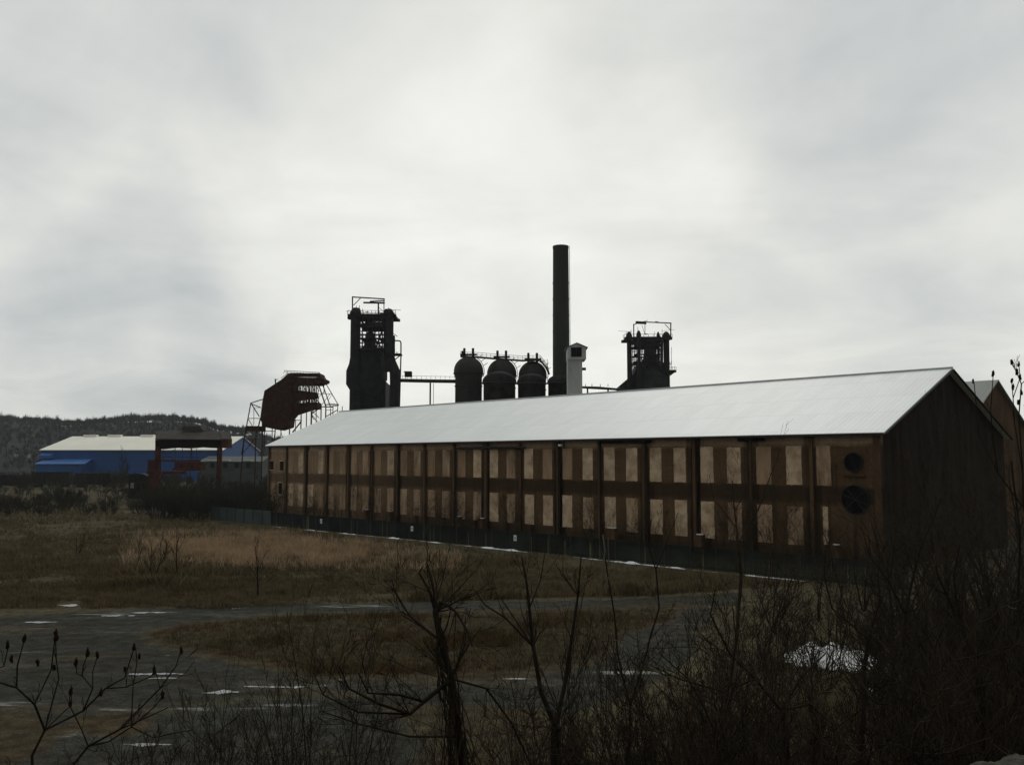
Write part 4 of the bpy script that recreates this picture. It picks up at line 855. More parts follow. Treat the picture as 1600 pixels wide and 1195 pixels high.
for px, lab in ((503, 'small white sign on the dark fence, farthest of the three'), (645, 'small white sign on the dark fence, middle one of the three'), (806, 'small white sign on the dark fence, nearest of the three')):
    p, e = on_fence(px); nn = Vector((e.y, -e.x, 0))
    if nn.y > 0: nn = -nn
    t = thing('fence_sign', lab, 'sign', tuple(p+nn*.1+Vector((0, 0, 1.15))), group='white signs on the fence')
    MB().box(p+nn*.12+Vector((0, 0, 1.5)), (.5, .03, .68), e, nn).build('plate', 'sign_white', t)
    MB().box(p+nn*.145+Vector((0, 0, 1.55)), (.3, .01, .1), e, nn).box(p+nn*.145+Vector((0, 0, 1.38)), (.34, .01, .05), e, nn).build('lettering', 'grey_clad', t)
# snow along the fence foot and the wall foot
mb = MB()
def drift(a, b_, wd, h):
    d_ = b_-a; L = d_.length; e = d_.normalized(); nn = Vector((e.y, -e.x, 0)); n = max(3, int(L/.5)); st_ = len(mb.v)
    for i in range(n+1):
        c = a+e*L*i/n; f = max(.0, .35+1.5*fbm(c.x, c.y, .5, 5))*min(1, 4*min(i, n-i)/n)
        mb.v += [tuple(c-nn*wd*.5*f), tuple(c+Vector((0, 0, h*f))), tuple(c+nn*wd*.6*f+nn*.1)]
    for i in range(n):
        k = st_+i*3; mb.f += [(k, k+3, k+4, k+1), (k+1, k+4, k+5, k+2)]
def fl(px):
    p, e = on_fence(px); nn = Vector((e.y, -e.x, 0)); nn = -nn if nn.y > 0 else nn; return p+nn*.45+Vector((0, 0, .01))
for a, b_, wd, h in ((425, 466, .5, .14), (530, 582, .5, .15), (582, 655, .9, .28), (712, 742, .5, .16), (742, 830, .8, .22), (900, 945, .5, .15), (945, 1005, .8, .24), (1005, 1075, .5, .16), (1085, 1130, .35, .1), (1150, 1260, .35, .12), (660, 700, .3, .08), (475, 520, .3, .1)):
    drift(fl(a), fl(b_), wd, h)
tag(mb.build('snow_strip', 'snow'), 'thin broken strips of snow along the foot of the dark fence', 'snow', kind='stuff')
mb = MB()
for px, ln in ((438, 1.4), (584, 1.3), (621, 1.5), (728, 1.4), (764, 1.8), (965, 2.2), (1101, 1.8), (1311, 1.2), (545, .8)):
    u_ = lsolve(px); mb.lathe(W(u_, -1.1, 2.05), [(.01, 0), (.3, .02), (.25, .16), (.05, .2)], 9)
    mb.box(W(u_, -1.1, 1.0), (ln, .6, 2.1), U, V)
tag(mb.build('wall_plinth_blocks', 'concrete'), None, None)
bpy.data.objects.remove(bpy.data.objects['wall_plinth_blocks'])
for k, (px, ln) in enumerate(((584, 1.3), (621, 1.5), (728, 1.4), (764, 1.8), (965, 3.0), (1101, 2.0), (1311, 1.6))):
    u_ = lsolve(px); mb = MB(); ln *= .5; mb.box(W(u_, -1.3, 1.1), (ln, .8, 2.2), U, V)
    names = ['farthest', 'second farthest', 'third farthest', 'middle', 'third nearest', 'second nearest', 'nearest']
    t = thing('concrete_block', names[k]+' of the snow topped blocks between fence and warehouse wall', 'concrete block', tuple(W(u_, -1.3, 0)), group='snow topped blocks at the wall')
    mb.build('block', 'pilaster_brick', t)
    MB().prism([W(u_+ln*.45*math.cos(a)*(1+.2*math.sin(3*a+k)), -1.3+.3*math.sin(a), 2.2) for a in [2*math.pi*q_/14 for q_ in range(14)]], (0, 0, .07)).build('snow_cap', 'snow', t)

# ------------------------------------------------------------------ white mound
def rubble_mat():
    m = bpy.data.materials.new('mound'); m.use_nodes = True; t = m.node_tree; b = t.nodes['Principled BSDF']; n = t.nodes.new; l = t.links.new
    tc = n('ShaderNodeTexCoord'); a = n('ShaderNodeTexNoise'); a.inputs['Scale'].default_value = 2.2; a.inputs['Detail'].default_value = 8; a.inputs['Roughness'].default_value = .75; l(tc.outputs['Object'], a.inputs[0])
    r = n('ShaderNodeValToRGB'); e = r.color_ramp.elements; e[0].position = .34; e[0].color = (.06, .057, .045, 1); e[1].position = .44; e[1].color = (.72, .73, .73, 1); l(a.outputs[0], r.inputs[0]); l(r.outputs[0], b.inputs['Base Color']); b.inputs['Roughness'].default_value = .85
    M['mound'] = m
rubble_mat()
c = G(1312, 1040); mb = MB(); nr, na = 16, 60
for i in range(nr+1):
    for j in range(na):
        a = 2*math.pi*j/na; rr = i/nr; ex = 1+.35*fbm(math.cos(a)*2, math.sin(a)*2, 1, 4)
        x = math.cos(a)*rr*2.5*ex; y = math.sin(a)*rr*2.4*ex; zz_ = max(0, 1-rr**2.2)*(.50+.45*fbm(x, y, .9, 2)+(.35 if x < -.6 else 0))+.16*fbm(x, y, 3.0, 6)
        mb.v.append((c.x+x, c.y+y+1.2, max(-.05, zz_ if i < nr else -.05)+.02))
for i in range(nr):
    for j in range(na): mb.f.append((i*na+j, (i+1)*na+j, (i+1)*na+(j+1) % na, i*na+(j+1) % na))
tag(mb.build('rubble_mound', 'mound', smooth=True), 'patchy white mound lying in the brush at lower right', 'mound')
def rock(px, py, r, mt, label, Y=None):
    g = G(px, py); mb = MB()
    for i in range(9):
        for j in range(12):
            th, ph = math.pi*i/8, 2*math.pi*j/12; v = Vector((math.sin(th)*math.cos(ph), math.sin(th)*math.sin(ph), math.cos(th)*.75)); v *= r*(1+.3*mnoise.noise(v*1.7+g)); mb.v.append((g.x+v.x, g.y+v.y, g.z+v.z+r*.4))
    for i in range(8):
        for j in range(12): mb.f.append((i*12+j, (i+1)*12+j, (i+1)*12+(j+1) % 12, i*12+(j+1) % 12))
    tag(mb.build('boulder', mt, smooth=True), label, 'boulder')
rock(1362, 1083, .2, 'snow', 'small white stone below the patchy white mound')
rock(220, 778, .9, 'fence_pale', 'pale rounded boulder in front of the curved roof hut')
# rough mossy ledge, bottom right corner
mb = MB(); n_, m_ = 90, 22; pa, pb = P(1480, 1226, 8.2), P(1680, 1166, 8.8)
for i in range(n_+1):
    c = pa.lerp(pb, i/n_)
    for j in range(m_):
        a = 2*math.pi*j/m_; q = Vector((c.x, c.y+math.cos(a)*.5, c.z-.32+math.sin(a)*.32)); e = .05*fbm(q.x, q.y+q.z*2, 2.2, 3)+.015*fbm(q.x, q.y+q.z, 9, 1)
        mb.v.append((q.x, q.y+math.cos(a)*e, q.z+e*2))
mb.f = [(i*m_+j, (i+1)*m_+j, (i+1)*m_+(j+1) % m_, i*m_+(j+1) % m_) for i in range(n_) for j in range(m_)]+[tuple(range(m_)), tuple(range(n_*m_+m_-1, n_*m_-1, -1))]
tag(mb.build('concrete_ledge', 'concrete', smooth=True), 'rough pale concrete ledge in the bottom right corner', 'ledge')

# ------------------------------------------------------------------ trees and shrubs
def grow(out, p, d, L, r, lvl, mx, rg, bend=.18, nch=(3, 5), up=.12, spread=.75, ratio=.62):
    n = max(3, int(3+L*1.0) if lvl == 0 else 4); pts = [p.copy()]; rad = [r]; dd = d.normalized()
    for i in range(n):
        dd = (dd+Vector((rg.uniform(-1, 1), rg.uniform(-1, 1), rg.uniform(-.6, 1)))*bend+Vector((0, 0, up*.5))).normalized()
        p = p+dd*L/n; pts.append(p.copy()); rad.append(max(.0035 if mx > 2 else .003, r*(1-.78*(i+1)/n)))
    out.append((lvl, pts, rad))
    if lvl >= mx: return
    k = rg.randint(*nch) + (2 if lvl == 0 else 0)
    for c in range(k):
        f = rg.uniform(.25, .98) if lvl else .3+.68*(c+rg.random())/k
        i = min(n-1, int(f*n)); q = pts[i].lerp(pts[i+1], f*n-i); axis = (pts[i+1]-pts[i]).normalized()
        side = Vector((rg.uniform(-1, 1), rg.uniform(-1, 1), rg.uniform(-.3, .6))); side = (side-axis*side.dot(axis)).normalized()
        nd = (axis+side*spread*rg.uniform(.6, 1.3)+Vector((0, 0, up))).normalized()
        grow(out, q, nd, L*ratio*rg.uniform(.6, 1.1)*(1-.35*f), max(.004, rad[i]*rg.uniform(.5, .7)), lvl+1, mx, rg, bend, nch, up, spread, ratio)
def tubes(out, lv, sides):
    mb = MB()
    for l, pts, rad in out:
        if l in lv: mb.tube(pts, rad, sides[min(l, len(sides)-1)])
    return mb
def plant_proto(name, label, cat, group, out, m1, m2, cut, p1='trunk', p2='crown', loc=(0, 0, 0)):
    t = thing(name, label, cat, loc, group)
    off = Vector(loc)
    a = tubes(out, range(0, cut), (6, 5, 4, 3)); b_ = tubes(out, range(cut, 9), (6, 5, 4, 3, 3))
    for mb, nm, mt in ((a, p1, m1), (b_, p2, m2)):
        if mb.f: mb.build(nm, mt, t)
    return t
used = {}
def place(proto, loc, rz, scale, label, group):
    if not used.get(proto.name):
        used[proto.name] = 1; proto.location = loc; proto.rotation_euler = (0, 0, rz); proto.scale = scale if hasattr(scale, '__len__') else (scale,)*3; o = proto
    else: o = copy_tree(proto, loc, rz, scale)
    o['label'] = label; o['group'] = group; return o
def zero(o): return o
# prototypes (unit: metres at scale 1)
def make_shrub(seed, h=2.6, stems=7, mx=3, m1='bark_brown', m2='bark_brown'):
    rg = random.Random(seed); out_ = []
    for s in range(stems):
        a = rg.uniform(0, 6.28); lean = rg.uniform(.1, 1.1)
        grow(out_, Vector((math.cos(a)*.3, math.sin(a)*.3, -.1)), Vector((math.cos(a)*lean, math.sin(a)*lean, 1)), h*rg.uniform(.5, 1.1), rg.uniform(.008, .018), 0, mx, rg, .30, (2, 4), .03, .95, .6)
    return plant_proto('bare_shrub', 'bare shrub', 'shrub', 'shrubs', out_, m1, m2, 1, 'stems', 'twigs')
def make_tree(seed, h, r, mx=4, m1='bark_dark', m2='bark_dark', forks=1, nch=(3, 5), spread=.75, name='bare_tree'):
    rg = random.Random(seed); out_ = []
    for k in range(forks):
        a = rg.uniform(0, 6.28); l = 0.05 if forks == 1 else .3
        grow(out_, Vector((0, 0, -.3)), Vector((math.cos(a)*l, math.sin(a)*l, 1)), h*rg.uniform(.85, 1), r, 0, mx, rg, .13, nch, .12, spread, .55)
    return plant_proto(name, 'bare tree', 'tree', 'trees', out_, m1, m2, 2)
shrubs = [make_shrub(s) for s in range(5)]
shrubs_d = [make_shrub(20+s, 2.4, 9, 3, 'bark_dark', 'bark_dark') for s in range(4)]
farshr = []
def far_shrub(seed):     # dense rounded thicket shrub for the middle distance
    rg = random.Random(seed); out_ = []
    for s in range(16):
        a = rg.uniform(0, 6.28); lean = rg.uniform(.1, .9)
        grow(out_, Vector((math.cos(a)*.8, math.sin(a)*.8, -.1)), Vector((math.cos(a)*lean, math.sin(a)*lean, 1)), 4.2*rg.uniform(.6, 1.05), rg.uniform(.035, .06), 0, 2, rg, .16, (4, 6), .10, .7, .5)
    out_ = [(l, p, [max(.022, r_) for r_ in rr]) for l, p, rr in out_]
    return plant_proto('thicket_shrub', 'shrub', 'shrub', 'shrubs', out_, 'bark_far', 'bark_far', 1, 'stems', 'twigs')
farshr = [far_shrub(50+s) for s in range(5)]
# tree belt in front of the blue shed and among the wagons
rp = random.Random(11)
for i in range(118):
    px = rp.uniform(-60, 420); Y = rp.choice((rp.uniform(300, 400), rp.uniform(215, 300)))
    if px < 235 and Y < 330 and rp.random() < .5: Y = rp.uniform(350, 410)
    g = P(px, 716, Y); s = rp.uniform(.6, 1.1)*(1.25 if Y > 300 else .85)
    place(rp.choice(farshr), (g.x, g.y, 0), rp.uniform(0, 6.28), (s*1.3, s*1.3, s), 'grey brown bare shrub in the belt of scrub before the blue shed', 'shrubs before the blue shed')
for i in range(56):
    px = rp.uniform(228, 430); Y = rp.uniform(158, 215); g = P(px, 716, Y); s = rp.uniform(.8, 1.35)
    if px > 415 and Y > 180: Y = 165; g = P(px, 716, Y)
    place(rp.choice(farshr), (g.x, g.y, 0), rp.uniform(0, 6.28), (s*1.1, s*1.1, s), 'dark bare shrub in the thicket left of the warehouse corner', 'shrubs by the warehouse corner')
for i in range(40):
    px = rp.uniform(-50, 240); Y = rp.uniform(170, 230); g = P(px, 716, Y); s = rp.uniform(.35, .75)
    place(rp.choice(farshr), (g.x, g.y, 0), rp.uniform(0, 6.28), (s*1.6, s*1.6, s), 'low scrubby bush along the far edge of the field', 'low bushes at the far field edge')
for i in range(30):
    px = rp.uniform(-40, 760); py = rp.uniform(845, 925); g = G(px, py)
    if 822+(px-424)*.1055 > py-12 or 235 < px < 600 and py < 886: continue
    s = rp.uniform(.3, .75); place(rp.choice(shrubs), (g.x, g.y, 0), rp.uniform(0, 6.28), (s*1.3, s*1.3, s), 'knee high leafless weed bush dotted in the open field', 'weed bushes in the field')
# creeping shrubs at the foot of the warehouse wall
for i, px in enumerate((466, 478, 505, 512, 545, 583, 590, 625, 660, 669, 700, 712, 722, 735, 765, 816, 824, 935, 945, 1012, 1020, 1175, 1186, 1265, 1275, 1300, 490, 1240, 1140, 1060)):
    q = W(lsolve(px), -1.4-rp.random(), 0); s = rp.uniform(1.2, 2.4) if i % 3 else 2.7
    place(rp.choice(shrubs_d), (q.x, q.y, 0), rp.uniform(0, 6.28), (s*.7, s*.7, s), 'dark straggling bush against the brick wall behind the fence', 'bushes at the warehouse wall')
# single trees in the field
tr = [make_tree(70+s, 4.0, .07, 3, 'bark_dark', 'bark_dark', forks=f, nch=(4, 6)) for s, f in ((0, 1), (1, 1), (2, 3), (3, 2))]
for k, (px, py, hpx, lab, pr) in enumerate(((403, 932, 84, 'round crowned young bare tree beside the gravel track', 0), (279, 906, 70, 'slim bare sapling before the tan reed patch', 1), (239, 908, 58, 'short leaning bare sapling second from left in the field', 3), (213, 892, 42, 'small thin bare sapling leftmost in the field', 1), (252, 884, 40, 'small forked bare sapling beside the reed patch edge', 2), (120, 870, 34, 'bushy bare sapling far left in the field', 2), (362, 920, 22, 'tiny bare sapling left of the round crowned tree', 1))):
    g = G(px, py); h = hpx*g.y/F; place(tr[pr], (g.x, g.y, 0), k*1.3, h/3.6, lab, 'lone saplings in the field')
bt = make_tree(90, 11, .22, 4, 'bark_far', 'bark_far', forks=3, nch=(4, 6)); g = P(190, 716, 300)
place(bt, (g.x, g.y, 0), 0, (1.0, 1.0, 1.15), 'bare spreading tree in front of the blue shed', 'lone trees in the yard')

# hand placed foreground trees: limbs follow the photo, each at its own depth
RS = .55
def skel(name, label, cat, limbs, m1, m2, mx=3, group=None, seed=1, dens_=1.6, tl=.9, up=.1, spread=.8, heads=None, foot=None, bend=.18):
    rg = random.Random(seed); out_ = []; first = None
    for (pts, r0, r1) in limbs:
        w_ = [P(*q) for q in pts]; r0 *= RS; r1 = max(.006, r1*.75)
        if out_ and first is not None:
            near = min((q for l_, ps, _ in out_ if l_ == 0 for q in ps), key=lambda q: (q-w_[0]).length)
            if (near-w_[0]).length < 1.2: w_[0] = near.copy()
        if first is None:
            first = w_[0].copy(); zb = terrain(first.x, first.y)-.2
            if first.z > zb: w_.insert(0, Vector((first.x+rg.uniform(-.1, .1), first.y, zb)))
        fine_ = [w_[0]]
        for a, b2 in zip(w_, w_[1:]):
            k = max(1, int((b2-a).length/.45))
            for i in range(1, k+1):
                q = a.lerp(b2, i/k); q += Vector((rg.uniform(-1, 1), rg.uniform(-1, 1), rg.uniform(-.5, .5)))*.035*min(1, (b2-a).length)*(0 if i == k else 1); fine_.append(q)
        n = len(fine_); rad = [r0+(r1-r0)*i/max(1, n-1) for i in range(n)]
        out_.append((0, fine_, rad)); tot = sum((b2-a).length for a, b2 in zip(fine_, fine_[1:]))
        for c in range(int(tot*dens_)):
            f = rg.uniform(.18, 1); i = min(n-2, int(f*(n-1))); q = fine_[i]; ax = (fine_[i+1]-fine_[i]).normalized()
            s_ = Vector((rg.uniform(-1, 1), rg.uniform(-1, 1), rg.uniform(-.3, .5))); s_ = (s_-ax*s_.dot(ax)).normalized()
            grow(out_, q, (ax+s_*spread*rg.uniform(.5, 1.3)+Vector((0, 0, up))).normalized(), tl*rg.uniform(.35, 1.1), max(.004, min(.014, rad[i]*rg.uniform(.25, .5))), 1, mx, rg, bend, (2, 3), up, .7, .6)
    base = Vector((first.x, first.y, terrain(first.x, first.y)))
    t = thing(name, label, cat, tuple(base), group)
    tubes(out_, (0,), (7, 5, 4, 3)).build('trunk', m1, t, smooth=True); b_ = tubes(out_, range(1, 9), (6, 4, 3, 3))
    if b_.f: b_.build('crown', m2, t)
    if heads:
        for (hx, hy, hY, hs) in heads:
            p = P(hx, hy, hY); px_ = hY/F; L = 14*px_*hs; mb = MB(); prof = []
            lean = Vector((rg.uniform(-.2, .2), 0, 1)).normalized()
            pts = [p+lean*L*(i/8-.5) for i in range(9)]; rad = [r_*px_*2.3*hs*rg.uniform(.75, 1.25) for r_ in (.4, .85, 1.1, 1.05, .95, .8, .55, .35, .1)]
            mb.tube(pts, rad, 7)
            for _ in range(10):
                q = rg.choice(pts[1:6]); mb.lathe(q+Vector((rg.uniform(-1, 1), rg.uniform(-1, 1), 0))*px_*1.9*hs, [(.1*px_, -1.6*px_), (.8*px_*hs, 0), (.1*px_, 2.2*px_)], 5)
            mb.build('seed_head', 'seed', t)
    return t
# sumacs on the left
Y1 = 10.5
skel('sumac', 'leafless sumac with upright dark seed heads at bottom left', 'shrub', [
    ([(52, 1240, Y1), (50, 1180, Y1), (70, 1140, Y1), (130, 1110, Y1+.3), (165, 1075, Y1+.5), (195, 1058, Y1+.6), (209, 1014, Y1+.7)], .045, .010),
    ([(70, 1140, Y1), (54, 1100, Y1-.2), (26, 1074, Y1-.3), (27, 1040, Y1-.3), (38, 1000, Y1-.3)], .026, .009),
    ([(26, 1074, Y1-.3), (0, 1066, Y1-.4), (-20, 1050, Y1-.4), (6, 1040, Y1-.4), (13, 1010, Y1-.4)], .018, .008),
    ([(54, 1100, Y1-.2), (66, 1075, Y1), (80, 1046, Y1), (86, 995, Y1)], .018, .009),
    ([(86, 1133, Y1), (83, 1092, Y1+.1), (92, 1060, Y1+.1), (88, 1030, Y1+.1), (87, 1000, Y1)], .018, .008),
    ([(130, 1110, Y1+.3), (145, 1075, Y1+.3), (128, 1055, Y1+.3), (130, 1040, Y1+.3), (137, 1022, Y1+.3)], .018, .008),
    ([(128, 1055, Y1+.3), (120, 1052, Y1+.3), (119, 1038, Y1+.3)], .010, .008),
    ([(145, 1075, Y1+.3), (145, 1048, Y1+.3), (152, 1026, Y1+.3)], .012, .008),
    ([(158, 1092, Y1+.4), (197, 1073, Y1+.5), (236, 1056, Y1+.5), (241, 1048, Y1+.5)], .016, .008),
    ([(92, 1130, Y1+.1), (112, 1100, Y1+.2), (111, 1080, Y1+.2)], .014, .008),
    ([(197, 1073, Y1+.5), (198, 1058, Y1+.5), (195, 1046, Y1+.5)], .010, .007)],
    'bark_dark', 'bark_dark', 2, 'sumacs in the foreground', 5, 2.6, .28,
    heads=[(209, 1010, Y1+.7, 1.0), (38, 996, Y1-.3, 1.0), (12, 1006, Y1-.4, 1.0), (88, 991, Y1, 1.4), (18, 1028, Y1-.4, .9), (137, 1018, Y1+.3, 1.1), (119, 1034, Y1+.3, 1.1), (152, 1022, Y1+.3, .9), (241, 1046, Y1+.5, 1.0), (111, 1078, Y1+.2, 1.1), (158, 1080, Y1+.3, 1.0), (59, 1034, Y1, .8), (84, 1042, Y1, .8), (195, 1045, Y1+.5, .6), (110, 1098, Y1+.2, .7)])
Y2 = 11.5
skel('sumac', 'sumac with long arching stems leaning right in the bottom left corner', 'shrub', [
    ([(112, 1240, Y2), (110, 1200, Y2), (138, 1165, Y2), (185, 1140, Y2), (215, 1110, Y2+.3), (250, 1075, Y2+.4), (275, 1040, Y2+.5), (283, 1016, Y2+.6)], .042, .009),
    ([(138, 1165, Y2), (170, 1158, Y2), (205, 1135, Y2), (240, 1105, Y2), (254, 1088, Y2)], .02, .008),
    ([(205, 1155, Y2), (240, 1152, Y2+.3), (270, 1145, Y2+.3), (300, 1140, Y2+.3)], .014, .007),
    ([(185, 1140, Y2), (230, 1120, Y2-.3), (262, 1105, Y2-.4)], .016, .007),
    ([(200, 1125, Y2), (208, 1070, Y2), (214, 1035, Y2), (212, 1012, Y2)], .014, .007),
    ([(250, 1075, Y2+.4), (240, 1035, Y2+.4)], .012, .007),
    ([(138, 1165, Y2), (128, 1140, Y2), (108, 1100, Y2), (110, 1075, Y2)], .018, .007)],
    'bark_dark', 'bark_dark', 2, 'sumacs in the foreground', 8, 2.8, .4, heads=[(283, 1015, Y2+.6, .9), (254, 1084, Y2, 1.0), (218, 1024, Y2, .7)])
# vine wrapped trunk
Y3 = 13.
skel('vine_covered_tree', 'thick dark leaning tree wrapped in dead vines at bottom centre', 'tree', [
    ([(728, 1250, Y3), (718, 1150, Y3), (706, 1060, Y3), (688, 1000, Y3), (680, 955, Y3), (690, 940, Y3)], .12, .055),
    ([(680, 955, Y3), (672, 925, Y3), (655, 895, Y3), (660, 885, Y3)], .045, .012),
    ([(684, 965, Y3), (678, 925, Y3), (667, 880, Y3)], .04, .010),
    ([(690, 940, Y3), (712, 955, Y3-.2), (730, 985, Y3-.3), (738, 1010, Y3-.3)], .04, .012),
    ([(688, 1000, Y3), (640, 962, Y3+.3), (618, 925, Y3+.4), (612, 905, Y3+.4)], .03, .009),
    ([(706, 1060, Y3), (760, 1075, Y3+.2), (800, 1130, Y3+.3), (830, 1195, Y3+.3)], .03, .02),
    ([(700, 1085, Y3), (660, 1095, Y3-.4), (625, 1085, Y3-.5), (575, 1082, Y3-.6), (560, 1050, Y3-.6)], .05, .012),
    ([(690, 1095, Y3), (640, 1115, Y3-.3), (590, 1098, Y3-.4), (545, 1075, Y3-.5), (530, 1040, Y3-.5)], .055, .012),
    ([(640, 1115, Y3-.3), (560, 1112, Y3-.4), (505, 1085, Y3-.4), (490, 1050, Y3-.4)], .03, .009),
    ([(715, 1120, Y3), (640, 1150, Y3-.3), (560, 1130, Y3-.4), (500, 1110, Y3-.4)], .03, .010)],
    'bark_dark', 'bark_dark', 3, None, 12, 5.5, 1.0, up=.02, spread=1.1)
vt = bpy.data.objects['vine_covered_tree']; mb = MB(); rv = random.Random(4)
for k in range(26):       # dead vine stems hanging on and around the trunk
    pts = []; ph = rv.uniform(0, 6.3); top = rv.uniform(.5, 1); amp = rv.uniform(.06, .24)
    for i in range(14):
        f = i/13*top; a = P(722-42*f+(4 if f > .8 else 0), 1210-265*f, Y3); pts.append(a+Vector((math.cos(ph+f*5)*amp*(1.2-f), math.sin(ph+f*5)*amp*(1.2-f), rv.uniform(-.04, .04)))+Vector((rv.uniform(-1, 1)*.03, 0, 0)))
    mb.tube(pts, rv.uniform(.005, .012), 4)
mb.build('vines', 'bark_brown', vt)
Y4 = 15.
skel('forked_tree', 'slender dark tree with a low Y fork right of the vine covered trunk', 'tree', [
    ([(868, 1260, Y4), (868, 1195, Y4), (868, 1135, Y4)], .14, .12),
    ([(868, 1140, Y4), (845, 1080, Y4), (833, 1010, Y4), (827, 950, Y4), (822, 905, Y4), (815, 870, Y4+.1)], .085, .016),
    ([(868, 1140, Y4), (882, 1070, Y4+.3), (893, 1000, Y4+.4), (903, 930, Y4+.5), (908, 870, Y4+.5)], .08, .016),
    ([(828, 1000, Y4), (790, 965, Y4-.3), (758, 945, Y4-.4), (742, 922, Y4-.5)], .03, .010),
    ([(827, 950, Y4), (845, 905, Y4+.2), (852, 860, Y4+.2)], .025, .008),
    ([(833, 1010, Y4), (800, 960, Y4), (780, 930, Y4)], .025, .008),
    ([(903, 930, Y4+.5), (880, 900, Y4+.5), (868, 880, Y4+.5)], .02, .008)],
    'bark_dark', 'bark_dark', 3, None, 14, 2.6, .8)
Y5 = 17.
skel('pale_sapling', 'pale slender stemmed tree right of the forked tree', 'tree', [
    ([(930, 1240, Y5), (932, 1120, Y5), (935, 1000, Y5), (938, 930, Y5), (945, 860, Y5), (942, 835, Y5)], .05, .018),
    ([(935, 1000, Y5), (905, 1040, Y5), (885, 1000, Y5-.2)], .015, .008),
    ([(936, 1010, Y5), (965, 1000, Y5), (992, 968, Y5)], .022, .010),
    ([(940, 930, Y5), (952, 900, Y5), (950, 840, Y5)], .02, .009)],
    'bark_pale', 'bark_brown', 3, None, 16, 1.8, .7)
Y6 = 19.
skel('slender_tree', 'tall thin dark tree whose stem crosses the fence right of the pale sapling', 'tree', [
    ([(978, 1240, Y6), (985, 1100, Y6), (965, 1020, Y6), (960, 960, Y6), (950, 900, Y6), (942, 850, Y6)], .07, .018),
    ([(985, 1100, Y6), (1005, 1040, Y6+.4), (1030, 950, Y6+.6), (1025, 890, Y6+.6), (1012, 850, Y6+.6), (1018, 810, Y6+.6)], .05, .014),
    ([(1025, 890, Y6+.6), (1040, 850, Y6+.6), (1060, 800, Y6+.6)], .024, .008),
    ([(985, 1060, Y6), (940, 1000, Y6-.5), (915, 990, Y6-.5)], .02, .008)],
    'bark_dark', 'bark_brown', 3, None, 17, 2.2, .9)
Y7 = 30.
skel('branching_tree', 'bare tree rising before the blocked windows near the right end of the wall', 'tree', [
    ([(1135, 1120, Y7), (1150, 1000, Y7), (1158, 900, Y7), (1153, 850, Y7)], .12, .08),
    ([(1153, 850, Y7), (1148, 800, Y7), (1144, 750, Y7)], .07, .02), ([(1155, 860, Y7), (1180, 805, Y7+.5), (1205, 740, Y7+.5), (1220, 700, Y7+.5)], .06, .012),
    ([(1148, 800, Y7), (1165, 760, Y7), (1160, 725, Y7)], .035, .010), ([(1150, 830, Y7), (1115, 780, Y7), (1108, 740, Y7)], .04, .010)],
    'bark_brown', 'bark_far', 3, None, 18, 2.4, 1.5)
